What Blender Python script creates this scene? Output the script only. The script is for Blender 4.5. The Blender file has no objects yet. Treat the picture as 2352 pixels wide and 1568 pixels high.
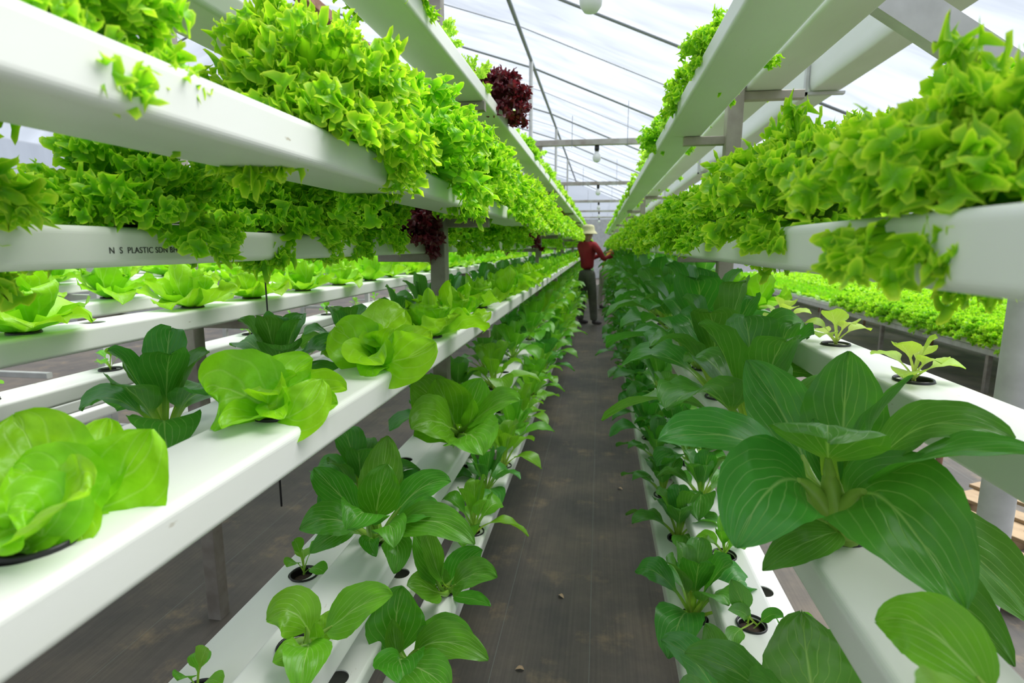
import bpy, math, random
import numpy as np
from mathutils import Vector, Matrix
rng = np.random.default_rng(7)
random.seed(7)
PI = math.pi
SC = bpy.context.scene
COL = SC.collection
EYE = 1.3            # height of the camera above the ground; the Z values below are given from there

# ------------------------------------------------------------------ materials
def mat(name):
    m = bpy.data.materials.new(name); m.use_nodes = True
    nt = m.node_tree; nt.nodes.clear()
    return m, nt, nt.nodes, nt.links
def N(ns, t, **kw):
    n = ns.new(t)
    for k, v in kw.items():
        if k in n.inputs: n.inputs[k].default_value = v
        else: setattr(n, k, v)
    return n
def ramp(ns, stops, interp='LINEAR'):
    r = ns.new('ShaderNodeValToRGB'); cr = r.color_ramp; cr.interpolation = interp
    while len(cr.elements) < len(stops): cr.elements.new(.5)
    for e, (p, c) in zip(cr.elements, stops):
        e.position = p; e.color = (c[0], c[1], c[2], 1)
    return r
def c4(c): return (c[0], c[1], c[2], 1)
def simple(name, col, rough=.5, metal=0., noise=0., scale=20., col2=None, bump=0., spec=.5):
    m, nt, ns, L = mat(name)
    o = ns.new('ShaderNodeOutputMaterial'); p = N(ns, 'ShaderNodeBsdfPrincipled')
    p.inputs['Roughness'].default_value = rough; p.inputs['Metallic'].default_value = metal
    p.inputs['Specular IOR Level'].default_value = spec
    p.inputs['Base Color'].default_value = c4(col)
    if noise or bump or col2:
        tc = ns.new('ShaderNodeTexCoord'); n = N(ns, 'ShaderNodeTexNoise', Scale=scale, Detail=6.)
        L.new(tc.outputs['Object'], n.inputs['Vector'])
        if col2:
            r = ramp(ns, [(.35, col), (.7, col2)]); L.new(n.outputs['Fac'], r.inputs['Fac'])
            L.new(r.outputs['Color'], p.inputs['Base Color'])
        if bump:
            b = N(ns, 'ShaderNodeBump', Strength=bump, Distance=.002); L.new(n.outputs['Fac'], b.inputs['Height'])
            L.new(b.outputs['Normal'], p.inputs['Normal'])
    L.new(p.outputs[0], o.inputs[0]); return m
def pvc(name, base):
    m, nt, ns, L = mat(name)
    o = ns.new('ShaderNodeOutputMaterial'); p = N(ns, 'ShaderNodeBsdfPrincipled', Roughness=.38)
    p.inputs['Specular IOR Level'].default_value = .4
    tc = ns.new('ShaderNodeTexCoord')
    mp = N(ns, 'ShaderNodeMapping'); mp.inputs['Scale'].default_value = (1, .35, 1)
    L.new(tc.outputs['Object'], mp.inputs['Vector'])
    n1 = N(ns, 'ShaderNodeTexNoise', Scale=7., Detail=5.); L.new(mp.outputs[0], n1.inputs['Vector'])
    r1 = ramp(ns, [(.3, base), (.75, (base[0]*.9, base[1]*.91, base[2]*.86))]); L.new(n1.outputs['Fac'], r1.inputs['Fac'])
    n2 = N(ns, 'ShaderNodeTexNoise', Scale=95., Detail=3.); L.new(mp.outputs[0], n2.inputs['Vector'])
    r2 = ramp(ns, [(.70, (0, 0, 0)), (.76, (1, 1, 1))]); L.new(n2.outputs['Fac'], r2.inputs['Fac'])
    n3 = N(ns, 'ShaderNodeTexNoise', Scale=9., Detail=2.); L.new(tc.outputs['Object'], n3.inputs['Vector'])
    r3 = ramp(ns, [(.52, (0, 0, 0)), (.66, (.7, .7, .7))]); L.new(n3.outputs['Fac'], r3.inputs['Fac'])
    mu = N(ns, 'ShaderNodeMath', operation='MULTIPLY'); L.new(r2.outputs['Color'], mu.inputs[0]); L.new(r3.outputs['Color'], mu.inputs[1])
    mx = N(ns, 'ShaderNodeMix', data_type='RGBA'); mx.inputs[7].default_value = (.30, .24, .13, 1)
    L.new(mu.outputs[0], mx.inputs[0]); L.new(r1.outputs['Color'], mx.inputs[6]); L.new(mx.outputs[2], p.inputs['Base Color'])
    L.new(p.outputs[0], o.inputs[0]); return m
def leafmat(name, stops, vein, veinw, trans, tcol, rough=.42, veins=7., ruff=False, hue=.02, spec=.4, puck=.35, vslope=1.25, vamt=.8):
    """stops: pigment from the leaf's base (v=0) to its rim (v=1)"""
    m, nt, ns, L = mat(name)
    o = ns.new('ShaderNodeOutputMaterial')
    uv = ns.new('ShaderNodeUVMap'); uv.uv_map = 'UVMap'
    sx = ns.new('ShaderNodeSeparateXYZ'); L.new(uv.outputs[0], sx.inputs[0])
    def M(op, a, b=None, c=None):
        n = N(ns, 'ShaderNodeMath', operation=op)
        for i, v in enumerate((a, b, c)):
            if v is None: continue
            if isinstance(v, (int, float)): n.inputs[i].default_value = v
            else: L.new(v, n.inputs[i])
        return n.outputs[0]
    r = ramp(ns, stops); L.new(sx.outputs[1], r.inputs['Fac'])
    tc = ns.new('ShaderNodeTexCoord')
    nz = N(ns, 'ShaderNodeTexNoise', Scale=28., Detail=4.); L.new(tc.outputs['Object'], nz.inputs['Vector'])
    oi = ns.new('ShaderNodeObjectInfo')
    hs = ns.new('ShaderNodeHueSaturation'); L.new(r.outputs['Color'], hs.inputs['Color'])
    L.new(M('ADD', M('MULTIPLY', oi.outputs['Random'], hue), .5 - hue/2), hs.inputs['Hue'])
    L.new(M('ADD', M('MULTIPLY', nz.outputs['Fac'], .5), .75), hs.inputs['Value'])
    au = M('ABSOLUTE', M('SUBTRACT', sx.outputs[0], .5))       # 0 on the midrib, .5 at the rim
    nw = N(ns, 'ShaderNodeTexNoise', Scale=13., Detail=2.); L.new(tc.outputs['Object'], nw.inputs['Vector'])
    wob = M('MULTIPLY', M('SUBTRACT', nw.outputs['Fac'], .5), .34)
    q = M('FRACT', M('SUBTRACT', M('MULTIPLY', M('ADD', sx.outputs[1], wob), veins), M('MULTIPLY', au, veins*vslope)))
    side = M('ABSOLUTE', M('SUBTRACT', q, .5))                 # 0 on a side vein
    sv = M('SUBTRACT', 1., M('SMOOTH_MIN', M('MULTIPLY', side, 1./veinw), 1., .1))
    sv = M('MULTIPLY', M('MULTIPLY', M('MAXIMUM', sv, 0.), M('MAXIMUM', M('SUBTRACT', 1.15, M('MULTIPLY', au, 1.7)), 0.)), .62)
    mr = M('MAXIMUM', M('SUBTRACT', 1., M('DIVIDE', au, M('MULTIPLY', M('SUBTRACT', 1.12, sx.outputs[1]), .045))), 0.)
    vn = M('MINIMUM', M('MAXIMUM', sv, mr), 1.)
    mx = N(ns, 'ShaderNodeMix', data_type='RGBA'); mx.inputs[7].default_value = c4(vein)
    L.new(M('MULTIPLY', vn, .0 if ruff else vamt), mx.inputs[0]); L.new(hs.outputs[0], mx.inputs[6])
    p = N(ns, 'ShaderNodeBsdfPrincipled', Roughness=rough)
    p.inputs['Specular IOR Level'].default_value = spec
    L.new(mx.outputs[2], p.inputs['Base Color'])
    nb = N(ns, 'ShaderNodeTexNoise', Scale=90., Detail=2.); L.new(tc.outputs['Object'], nb.inputs['Vector'])
    hgt = M('ADD', M('MULTIPLY', vn, -.6), M('MULTIPLY', nb.outputs['Fac'], puck))
    b = N(ns, 'ShaderNodeBump', Strength=.5, Distance=.0015); L.new(hgt, b.inputs['Height']); L.new(b.outputs['Normal'], p.inputs['Normal'])
    t = ns.new('ShaderNodeBsdfTranslucent')
    mt = N(ns, 'ShaderNodeMix', data_type='RGBA', blend_type='MULTIPLY'); mt.inputs[0].default_value = 1; mt.inputs[7].default_value = c4(tcol)
    L.new(mx.outputs[2], mt.inputs[6]); L.new(mt.outputs[2], t.inputs['Color'])
    ms = N(ns, 'ShaderNodeMixShader', Fac=trans); L.new(p.outputs[0], ms.inputs[1]); L.new(t.outputs[0], ms.inputs[2])
    L.new(ms.outputs[0], o.inputs[0]); return m
MT = {}
MT['pvc'] = pvc('white_pvc', (.78, .79, .755))
MT['galv'] = simple('galvanised_steel', (.50, .50, .48), .5, .25, scale=14, col2=(.62, .62, .60), bump=.2)
MT['steel'] = simple('weathered_steel', (.24, .21, .18), .55, .35, scale=16, col2=(.36, .33, .29), bump=.2)
MT['steelr'] = simple('pinkish_weathered_steel', (.36, .31, .27), .55, .3, scale=16, col2=(.47, .42, .37), bump=.2)
MT['rust'] = simple('rusty_steel', (.22, .10, .06), .7, .2, scale=30, col2=(.34, .2, .13))
MT['wood'] = simple('pale_wood', (.42, .30, .17), .7, 0, scale=12, col2=(.3, .2, .11), bump=.3)
MT['beam'] = simple('chalky_beam', (.52, .50, .48), .7, .1, scale=9, col2=(.30, .24, .21))
MT['black'] = simple('black_plastic', (.012, .012, .012), .4)
MT['medium'] = simple('dark_growing_medium', (.03, .018, .012), .95, scale=150, col2=(.07, .045, .03), bump=1.)
MT['ink'] = simple('black_ink', (.03, .035, .03), .6)
MT['inkf'] = simple('faded_ink', (.25, .27, .24), .6)
MT['tube'] = simple('roof_tube', (.26, .28, .29), .5, .5)
MT['white'] = simple('white_paint', (.8, .8, .8), .4)
MT['grey'] = simple('grey_mesh', (.42, .43, .42), .9, scale=8, col2=(.55, .56, .54))
MT['stem'] = simple('pale_stem', (.32, .45, .09), .5)
MT['frill'] = leafmat('frilly_green_leaf', [(0, (.30, .45, .08)), (.4, (.13, .40, .012)), (.7, (.22, .54, .012)), (.9, (.36, .68, .018)), (1, (.68, .88, .06))],
                      (.4, .6, .15), .16, .46, (1.25, 1.35, .9), ruff=True, hue=.015, rough=.4)  # yellow-green rims; shade of curl hollows and lit rims also painted into the stops
MT['frillpale'] = leafmat('pale_frilly_leaf', [(0, (.4, .5, .12)), (.4, (.34, .62, .06)), (1, (.58, .82, .10))],
                      (.4, .6, .15), .16, .5, (1.2, 1.3, .9), ruff=True, hue=.02)
MT['red'] = leafmat('red_frilly_leaf', [(0, (.12, .14, .03)), (.3, (.09, .025, .018)), (1, (.13, .014, .028))],
                    (.2, .1, .08), .16, .3, (1.6, .9, .9), ruff=True, hue=.01, rough=.32, spec=.6)
MT['butter'] = leafmat('butterhead_leaf', [(0, (.42, .60, .12)), (.3, (.28, .61, .02)), (1, (.33, .68, .014))],
                       (.50, .76, .16), .10, .40, (1.2, 1.3, .8), veins=4.2, hue=.02, rough=.36, puck=1.6, vslope=1.1, vamt=.75)
MT['yellow'] = leafmat('young_lettuce_leaf', [(0, (.5, .62, .16)), (1, (.46, .72, .06))],
                       (.6, .75, .25), .10, .42, (1.2, 1.2, .8), veins=5., hue=.02)
MT['bok'] = leafmat('dark_bok_choy_leaf', [(0, (.36, .52, .10)), (.2, (.30, .50, .07)), (.34, (.082, .295, .034)), (1, (.076, .28, .036))],
                    (.34, .55, .18), .09, .30, (1.5, 1.6, .5), veins=5.2, hue=.03, rough=.33, puck=.25, vslope=1.75)
MT['bokl'] = leafmat('bright_bok_choy_leaf', [(0, (.38, .56, .12)), (.2, (.30, .54, .07)), (.34, (.16, .45, .02)), (1, (.155, .43, .022))],
                     (.42, .66, .20), .09, .34, (1.4, 1.4, .6), veins=5.2, hue=.03, rough=.34, puck=.25, vslope=1.75)

MT['bokm'] = leafmat('mid_green_bok_choy_leaf', [(0, (.38, .56, .12)), (.2, (.30, .54, .07)), (.34, (.095, .34, .02)), (1, (.09, .32, .022))],
                     (.42, .64, .22), .09, .32, (1.4, 1.4, .6), veins=5.2, hue=.03, rough=.33, puck=.25, vslope=1.75)
def floor_mat():
    m, nt, ns, L = mat('woven_weed_mat')
    o = ns.new('ShaderNodeOutputMaterial'); p = N(ns, 'ShaderNodeBsdfPrincipled', Roughness=.62)
    tc = ns.new('ShaderNodeTexCoord')
    n1 = N(ns, 'ShaderNodeTexNoise', Scale=1.6, Detail=8., Roughness=.65); L.new(tc.outputs['Object'], n1.inputs['Vector'])
    r1 = ramp(ns, [(.32, (.038, .035, .032)), (.50, (.074, .063, .050)), (.70, (.135, .108, .076))]); L.new(n1.outputs['Fac'], r1.inputs['Fac'])
    n2 = N(ns, 'ShaderNodeTexNoise', Scale=4.5, Detail=7., Roughness=.7); L.new(tc.outputs['Object'], n2.inputs['Vector'])
    r2 = ramp(ns, [(.56, (0, 0, 0)), (.72, (.8, .8, .8))]); L.new(n2.outputs['Fac'], r2.inputs['Fac'])
    mx = N(ns, 'ShaderNodeMix', data_type='RGBA'); mx.inputs[7].default_value = (.20, .145, .08, 1)
    L.new(r2.outputs['Color'], mx.inputs[0]); L.new(r1.outputs['Color'], mx.inputs[6])
    mp = N(ns, 'ShaderNodeMapping'); mp.inputs['Scale'].default_value = (60, 1.2, 1); L.new(tc.outputs['Object'], mp.inputs['Vector'])
    n3 = N(ns, 'ShaderNodeTexNoise', Scale=2., Detail=4.); L.new(mp.outputs[0], n3.inputs['Vector'])
    hs = ns.new('ShaderNodeHueSaturation'); L.new(mx.outputs[2], hs.inputs['Color'])
    ma = N(ns, 'ShaderNodeMath', operation='MULTIPLY_ADD'); L.new(n3.outputs['Fac'], ma.inputs[0]); ma.inputs[1].default_value = .8; ma.inputs[2].default_value = .62
    L.new(ma.outputs[0], hs.inputs['Value'])
    # thin pale marking threads woven in every 30 cm
    sx = ns.new('ShaderNodeSeparateXYZ'); L.new(tc.outputs['Object'], sx.inputs[0])
    f = N(ns, 'ShaderNodeMath', operation='PINGPONG'); f.inputs[1].default_value = .15; L.new(sx.outputs[0], f.inputs[0])
    g = N(ns, 'ShaderNodeMath', operation='LESS_THAN'); g.inputs[1].default_value = .0008; L.new(f.outputs[0], g.inputs[0])
    g2 = N(ns, 'ShaderNodeMath', operation='MULTIPLY'); g2.inputs[1].default_value = .5; L.new(g.outputs[0], g2.inputs[0])
    mz = N(ns, 'ShaderNodeMix', data_type='RGBA'); mz.inputs[7].default_value = (.2, .24, .22, 1)
    L.new(g2.outputs[0], mz.inputs[0]); L.new(hs.outputs[0], mz.inputs[6]); L.new(mz.outputs[2], p.inputs['Base Color'])
    b = N(ns, 'ShaderNodeBump', Strength=.3, Distance=.01); L.new(n1.outputs['Fac'], b.inputs['Height']); L.new(b.outputs['Normal'], p.inputs['Normal'])
    L.new(p.outputs[0], o.inputs[0]); return m
MT['floor'] = floor_mat()
def film_mat():
    m, nt, ns, L = mat('greenhouse_film')
    o = ns.new('ShaderNodeOutputMaterial')
    tr = N(ns, 'ShaderNodeBsdfTransparent', Color=(.97, .98, 1, 1)); df = N(ns, 'ShaderNodeBsdfTranslucent', Color=(.84, .90, 1, 1))
    tc = ns.new('ShaderNodeTexCoord'); mp = N(ns, 'ShaderNodeMapping'); mp.inputs['Scale'].default_value = (.5, 2.2, 1)
    mp.inputs['Rotation'].default_value = (0, 0, .5)
    L.new(tc.outputs['Object'], mp.inputs['Vector'])
    n = N(ns, 'ShaderNodeTexNoise', Scale=1.3, Detail=5., Distortion=.6); L.new(mp.outputs[0], n.inputs['Vector'])
    r = ramp(ns, [(.3, (.10, .10, .10)), (.7, (.34, .34, .34))]); L.new(n.outputs['Fac'], r.inputs['Fac'])
    ms = ns.new('ShaderNodeMixShader'); L.new(r.outputs['Color'], ms.inputs[0]); L.new(tr.outputs[0], ms.inputs[1]); L.new(df.outputs[0], ms.inputs[2])
    L.new(ms.outputs[0], o.inputs[0]); return m
MT['film'] = film_mat()

# ------------------------------------------------------------------ mesh helpers
class MB:
    def __init__(s): s.v = []; s.f = []; s.uv = []; s.n = 0; s.sm = []; s.mi = []
    def add(s, v, f, uv=None, smooth=False, mi=0):
        v = np.asarray(v, float).reshape(-1, 3)
        s.v.append(v); s.f += [tuple(i + s.n for i in q) for q in f]
        s.uv.append(np.zeros((len(v), 2)) if uv is None else np.asarray(uv, float).reshape(-1, 2))
        s.sm += [smooth]*len(f); s.mi += [mi]*len(f); s.n += len(v); return s
    def mesh(s, name, mats):
        me = bpy.data.meshes.new(name)
        V = np.concatenate(s.v); U = np.concatenate(s.uv)
        me.from_pydata(V.tolist(), [], s.f)
        ul = me.uv_layers.new(name='UVMap')
        li = np.empty(len(me.loops), dtype=np.int32); me.loops.foreach_get('vertex_index', li)
        ul.data.foreach_set('uv', U[li].astype(np.float32).ravel())
        me.polygons.foreach_set('use_smooth', s.sm); me.polygons.foreach_set('material_index', s.mi)
        for m in (mats if isinstance(mats, (list, tuple)) else [mats]): me.materials.append(m)
        me.update(); return me
    def box(s, x0, x1, y0, y1, z0, z1, mi=0):
        v = [(x, y, z) for z in (z0, z1) for y in (y0, y1) for x in (x0, x1)]
        return s.add(v, [(0, 2, 3, 1), (4, 5, 7, 6), (0, 1, 5, 4), (2, 6, 7, 3), (0, 4, 6, 2), (1, 3, 7, 5)], mi=mi)
    def bbox(s, x0, x1, y0, y1, z0, z1, r=.003, mi=0):
        # box with chamfered long edges (profile in the two smaller directions)
        dx, dy, dz = x1-x0, y1-y0, z1-z0
        ax = int(np.argmax((dx, dy, dz)))
        lo = (x0, y0, z0); hi = (x1, y1, z1); o = [a for a in range(3) if a != ax]
        a0, a1 = lo[o[0]], hi[o[0]]; b0, b1 = lo[o[1]], hi[o[1]]; pr = []
        for cx_, cy_, st in ((a1-r, b1-r, 0), (a0+r, b1-r, 90), (a0+r, b0+r, 180), (a1-r, b0+r, 270)):
            for k in range(4): a = math.radians(st+30*k); pr.append((cx_+r*math.cos(a), cy_+r*math.sin(a)))
        n = len(pr); v = []
        for e in (lo[ax], hi[ax]):
            for p in pr:
                q = [0, 0, 0]; q[ax] = e; q[o[0]] = p[0]; q[o[1]] = p[1]; v.append(q)
        f = [(i, (i+1) % n, n+(i+1) % n, n+i) for i in range(n)] + [tuple(range(n-1, -1, -1)), tuple(range(n, 2*n))]
        return s.add(v, f, mi=mi)
    def tube(s, pts, rad, n=10, mi=0, cap=True):
        pts = [Vector(p) for p in pts]; rad = rad if isinstance(rad, (list, tuple)) else [rad]*len(pts)
        v = []; 
        for i, p in enumerate(pts):
            t = (pts[min(i+1, len(pts)-1)]-pts[max(i-1, 0)]).normalized()
            a = t.cross(Vector((0, 0, 1)) if abs(t.z) < .9 else Vector((1, 0, 0))).normalized(); b = t.cross(a)
            for k in range(n):
                w = 2*PI*k/n; v.append(p + (a*math.cos(w)+b*math.sin(w))*rad[i])
        f = [(i*n+k, i*n+(k+1) % n, (i+1)*n+(k+1) % n, (i+1)*n+k) for i in range(len(pts)-1) for k in range(n)]
        s.add([tuple(q) for q in v], f, smooth=True, mi=mi)
        if cap:
            s.add([tuple(q) for q in v[:n]], [tuple(range(n-1, -1, -1))], mi=mi); s.add([tuple(q) for q in v[-n:]], [tuple(range(n))], mi=mi)
        return s
    def lathe(s, prof, n=28, mi=0, c=(0, 0, 0)):
        v = []
        for r, z in prof:
            for k in range(n): a = 2*PI*k/n; v.append((c[0]+r*math.cos(a), c[1]+r*math.sin(a), c[2]+z))
        f = [(i*n+k, i*n+(k+1) % n, (i+1)*n+(k+1) % n, (i+1)*n+k) for i in range(len(prof)-1) for k in range(n)]
        return s.add(v, f, smooth=True, mi=mi)
def link(name, me, parent=None, loc=None, rot=None, scale=None):
    o = bpy.data.objects.new(name, me); COL.objects.link(o)
    if parent: o.parent = parent
    if loc is not None: o.location = loc
    if rot is not None: o.rotation_euler = rot if isinstance(rot, (list, tuple)) else (0, 0, rot)
    if scale is not None: o.scale = (scale,)*3 if isinstance(scale, (int, float)) else scale
    return o
USED = {}
def tag(o, label, cat, group=None):
    o['label'] = label; o['category'] = cat
    if group: o['group'] = group
    USED.setdefault(label, []).append(group)
    return o
def struct(o): o['kind'] = 'structure'; return o
def thing(name, label, cat, loc=(0, 0, 0), rz=0, scale=1, group=None):
    o = link(name, None, None, loc, rz, scale); o.empty_display_size = .05
    return tag(o, label, cat, group)

# ------------------------------------------------------------------ leaves
def bleaf(P0, P1, P2, P3, W, nrm=(0, 0, 1), pet=.3, petw=.16, cup=.5, wave=.10, k=3., nu=11, nv=24, a=.85, b=.62, jag=0., twist=0., curl=0., rn=None, petcup=1.5):
    rn = rn or rng
    P = [np.array(p, float) for p in (P0, P1, P2, P3)]
    t = np.linspace(0, 1, nv)[:, None]
    C = (1-t)**3*P[0]+3*(1-t)**2*t*P[1]+3*(1-t)*t*t*P[2]+t**3*P[3]
    T = np.gradient(C, axis=0); T /= np.linalg.norm(T, axis=1)[:, None]+1e-9
    Nh = np.tile(np.array(nrm, float), (nv, 1)) if np.ndim(nrm) == 1 else np.asarray(nrm)
    S = np.cross(T, Nh); S /= np.linalg.norm(S, axis=1)[:, None]+1e-9; Nn = np.cross(S, T)
    t = t[:, 0]
    s_ = np.clip((t-pet)/(1-pet), 0, 1)
    w = W*np.sin(PI*np.clip(s_, 0, 1)**a)**b
    w[-1] = W*.04
    pw = W*petw*(1.25-.5*np.clip(t/max(pet, .01), 0, 1))
    w = np.where(s_ < .5, np.maximum(w, pw), w)
    cu = cup+np.clip((pet-t)/max(pet, .01), 0, 1)*petcup
    ph = rn.uniform(0, 6.28, 4)
    u = np.linspace(-1, 1, nu)
    if twist: 
        an = twist*t; ca, sa = np.cos(an)[:, None], np.sin(an)[:, None]; S, Nn = S*ca+Nn*sa, Nn*ca-S*sa
    UU, TT = np.meshgrid(u, t); ww = w[:, None]; cc = cu[:, None]+1e-6
    lat = np.sin(cc*UU)/cc*ww; lift = (1-np.cos(cc*UU))/cc*ww
    sw = s_[:, None]*(1.2-.2*s_[:, None])
    wav = wave*W*np.abs(UU)**1.6*(np.sin(2*PI*k*TT+ph[0]+UU*1.5)+.5*np.sin(2*PI*k*2.3*TT+ph[1]-UU))*np.minimum(sw*2, 1)
    mid = -.05*W*np.exp(-(UU/.12)**2)*np.minimum(sw*3, 1)
    blis = .035*W*np.sin(UU*7+ph[2]+TT*5)*np.sin(TT*26+ph[3])*np.minimum(sw*2, 1)
    if jag: lat = lat*(1+jag*np.sin(2*PI*k*5*TT+ph[2])*np.abs(UU)**4)
    X = C[:, None, :]+S[:, None, :]*lat[..., None]+Nn[:, None, :]*(lift+wav+mid+blis)[..., None]
    if curl: X = X + T[:, None, :]*(-(curl*W*np.abs(UU)**2*np.sin(PI*s_[:, None])))[..., None]
    f = [(i*nu+j, i*nu+j+1, (i+1)*nu+j+1, (i+1)*nu+j) for i in range(nv-1) for j in range(nu-1)]
    # pigment coordinate: 0..~.3 on the stalk, then the blade
    vv = np.where(TT < pet, TT/max(pet, .01)*.3, .3+.7*s_[:, None])
    uv = np.stack([UU/2+.5, vv], -1)
    return X.reshape(-1, 3), f, uv.reshape(-1, 2)

def rosette_bok(r, n=11, R=.15, H=.14, W=.048, nu=11, nv=22, open_=1.):
    out = []; g = r.uniform(0, 6.28)
    for i in range(n):
        f = i/(n-1.); az = g+i*2.399+r.uniform(-.2, .2)
        d = np.array([math.cos(az), math.sin(az), 0]); z = np.array([0, 0, 1.])
        rad = R*(1.08-.78*f**1.1)*r.uniform(.85, 1.1)*open_; h = H*(.55+.65*f)*r.uniform(.85, 1.1)
        tipz = h*(.35+.75*f) if f < .6 else h*1.05
        P0 = d*.012*(1-f); P1 = d*rad*.25+z*h*.45; P2 = d*rad*.62+z*h*1.05; P3 = d*rad+z*tipz
        if f < .3: P3 = d*rad*1.1+z*h*r.uniform(.05, .5)
        nr = z*(.6)-d*(.25+.9*f)
        out.append(bleaf(P0, P1, P2, P3, W*r.uniform(.8, 1.15)*(1-.3*f), nr, pet=.36, petw=.2, cup=.35+.3*f+r.uniform(-.1, .2),
                         wave=.08, k=2.2, nu=nu, nv=nv, rn=r, twist=r.uniform(-.4, .4), jag=.02, a=.95, b=.52))
    return out
def rosette_butter(r, R=.108, nu=13, nv=18, n=(6, 5, 5), loose=1.):
    out = []; g = r.uniform(0, 6.28); k = 0
    for ring, cnt in enumerate(n):
        for i in range(cnt):
            az = g+k*2.399+r.uniform(-.25, .25); k += 1
            d = np.array([math.cos(az), math.sin(az), 0]); z = np.array([0, 0, 1.])
            if ring == 0: rad, h, t3, W, cup = R*r.uniform(.85, 1.15), .045, r.uniform(-.012, .075), .060, r.uniform(.4, 1.2)
            elif ring == 1: rad, h, t3, W, cup = R*r.uniform(.5, .8), .085, r.uniform(.06, .125), .052, r.uniform(.8, 1.5)
            else: rad, h, t3, W, cup = R*r.uniform(.2, .42), .085, r.uniform(.07, .115), .036, 1.5
            P0 = d*.006+z*.0; P1 = d*rad*.55+z*h*.35; P2 = d*rad*.95+z*h; P3 = d*rad*(1.12 if ring == 0 else .75)+z*t3*1.1
            out.append(bleaf(P0, P1, P2, P3, W*r.uniform(.85, 1.12), z*.9-d*(.2+.35*ring), pet=.03, petw=.35, cup=cup, wave=.16, k=1.9,
                             nu=nu, nv=nv, a=1.0, b=.52, rn=r, twist=r.uniform(-.5, .5)))
    return out
def rosette_seed(r, n=5, R=.06, H=.06, W=.02, nu=7, nv=14):
    out = []; g = r.uniform(0, 6.28)
    for i in range(n):
        f = i/(n-.5); az = g+i*2.399+r.uniform(-.3, .3)
        d = np.array([math.cos(az), math.sin(az), 0]); z = np.array([0, 0, 1.])
        rad = R*(1.1-.8*f)*r.uniform(.8, 1.1); h = H*(.5+.7*f)
        out.append(bleaf(d*0, d*rad*.2+z*h*.6, d*rad*.6+z*h*1.1, d*rad+z*h*(.6+.5*f), W*r.uniform(.8, 1.1), z*.7-d*(.2+.8*f), pet=.45, petw=.13,
                         cup=.4, wave=.06, k=2, nu=nu, nv=nv, rn=r, twist=r.uniform(-.3, .3)))
    return out
def frill_leaf(r, az, e0, e1, Lr, A, nu, nr, amp, base=.012, fine=1.):
    a = np.linspace(-1, 1, nu); t = np.linspace(0, 1, nr)**.72
    e = e0+(e1-e0)*t
    dr = np.gradient(t)*Lr
    rad = base+np.cumsum(np.cos(e)*dr); hz = np.cumsum(np.sin(e)*dr)
    rad, hz = rad-rad[0]+base, hz-hz[0]
    AA, TT = np.meshgrid(a, t)
    ph = r.uniform(0, 6.28, 9)
    tip = 1-(.34*np.abs(AA)**2.2+.07*np.sin(AA*9+ph[8]))*TT                       # rounded, lobed outline
    rr = np.interp(TT*tip, t, rad); hh = np.interp(TT*tip, t, hz); ee = np.interp(TT*tip, t, e)
    arc = AA*A*(.35+.65*TT**.8)
    k1 = 2*PI*r.uniform(2.3, 3.1)*fine                   # big folds along half the rim
    m = np.clip((TT-.32)/.68, 0, 1)**1.3
    m2 = np.clip((TT-.55)/.45, 0, 1)**1.2
    m3 = np.clip((TT-.80)/.20, 0, 1)
    q1 = k1*AA+ph[0]+.9*np.sin(AA*5+ph[4])+TT*1.5; q2 = k1*2.7*AA+ph[1]+1.4*np.sin(TT*6+ph[5]+AA*4)
    nrmd = amp*(m*np.sin(q1)+.50*m2*np.sin(q2)+.13*m3*np.sin(k1*6.7*AA+ph[2]))
    tand = amp*(.42*m2*np.sin(2*q1+ph[3])+.30*m2*np.sin(2*q2+ph[6]))/np.maximum(rr, .03)
    merd = amp*(.55*m2*np.cos(q1*1.5+ph[7])+.38*m2*np.cos(q2+1.)+.34*m3*np.sin(k1*5.3*AA+ph[3]))
    R_ = rr+np.cos(ee)*merd-np.sin(ee)*nrmd; H_ = hh+np.sin(ee)*merd+np.cos(ee)*nrmd
    ang = az+arc+tand
    X = np.stack([R_*np.cos(ang), R_*np.sin(ang), H_], -1)
    f = [(i*nu+j, i*nu+j+1, (i+1)*nu+j+1, (i+1)*nu+j) for i in range(nr-1) for j in range(nu-1)]
    uv = np.stack([AA/2+.5, TT], -1)
    return X.reshape(-1, 3), f, uv.reshape(-1, 2)
def curl(r, c, nrm, rad, nt_, nr):
    """a small ruffled lobe of leaf rim: wavy cup with a toothed edge"""
    n = nrm/np.linalg.norm(nrm); t = np.cross(n, r.normal(size=3)); t /= np.linalg.norm(t); b = np.cross(n, t)
    th = np.linspace(0, 2*PI, nt_, endpoint=False); rr = np.linspace(.12, 1, nr)
    T, Rr = np.meshgrid(th, rr); ph = r.uniform(0, 6.28, 4); k = r.integers(2, 4)
    e = Rr**1.6
    h = rad*(  .82*e*np.sin(k*T+ph[0])+.42*e*Rr*np.sin((2*k+1)*T+ph[1])+r.uniform(-.1, .45)*Rr**2)
    q = rad*Rr*(1+.10*Rr*np.sin(3*T+ph[2])+(.13*np.sin(9*T+ph[3])*(Rr > .9) if nt_ > 20 else 0))*(1-.18*e*np.cos(2*k*T+2*ph[0]))
    a = T+.25*e*np.sin(k*T*2+ph[1])
    X = c+(q*np.cos(a))[..., None]*t+(q*np.sin(a))[..., None]*b+h[..., None]*n
    f = [(i*nt_+j, i*nt_+(j+1) % nt_, (i+1)*nt_+(j+1) % nt_, (i+1)*nt_+j) for i in range(nr-1) for j in range(nt_)]+[tuple(range(nt_-1, -1, -1))]
    uv = np.stack([np.full_like(Rr, .3), .5+.5*Rr**1.5], -1)
    return X.reshape(-1, 3), f, uv.reshape(-1, 2)
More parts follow.
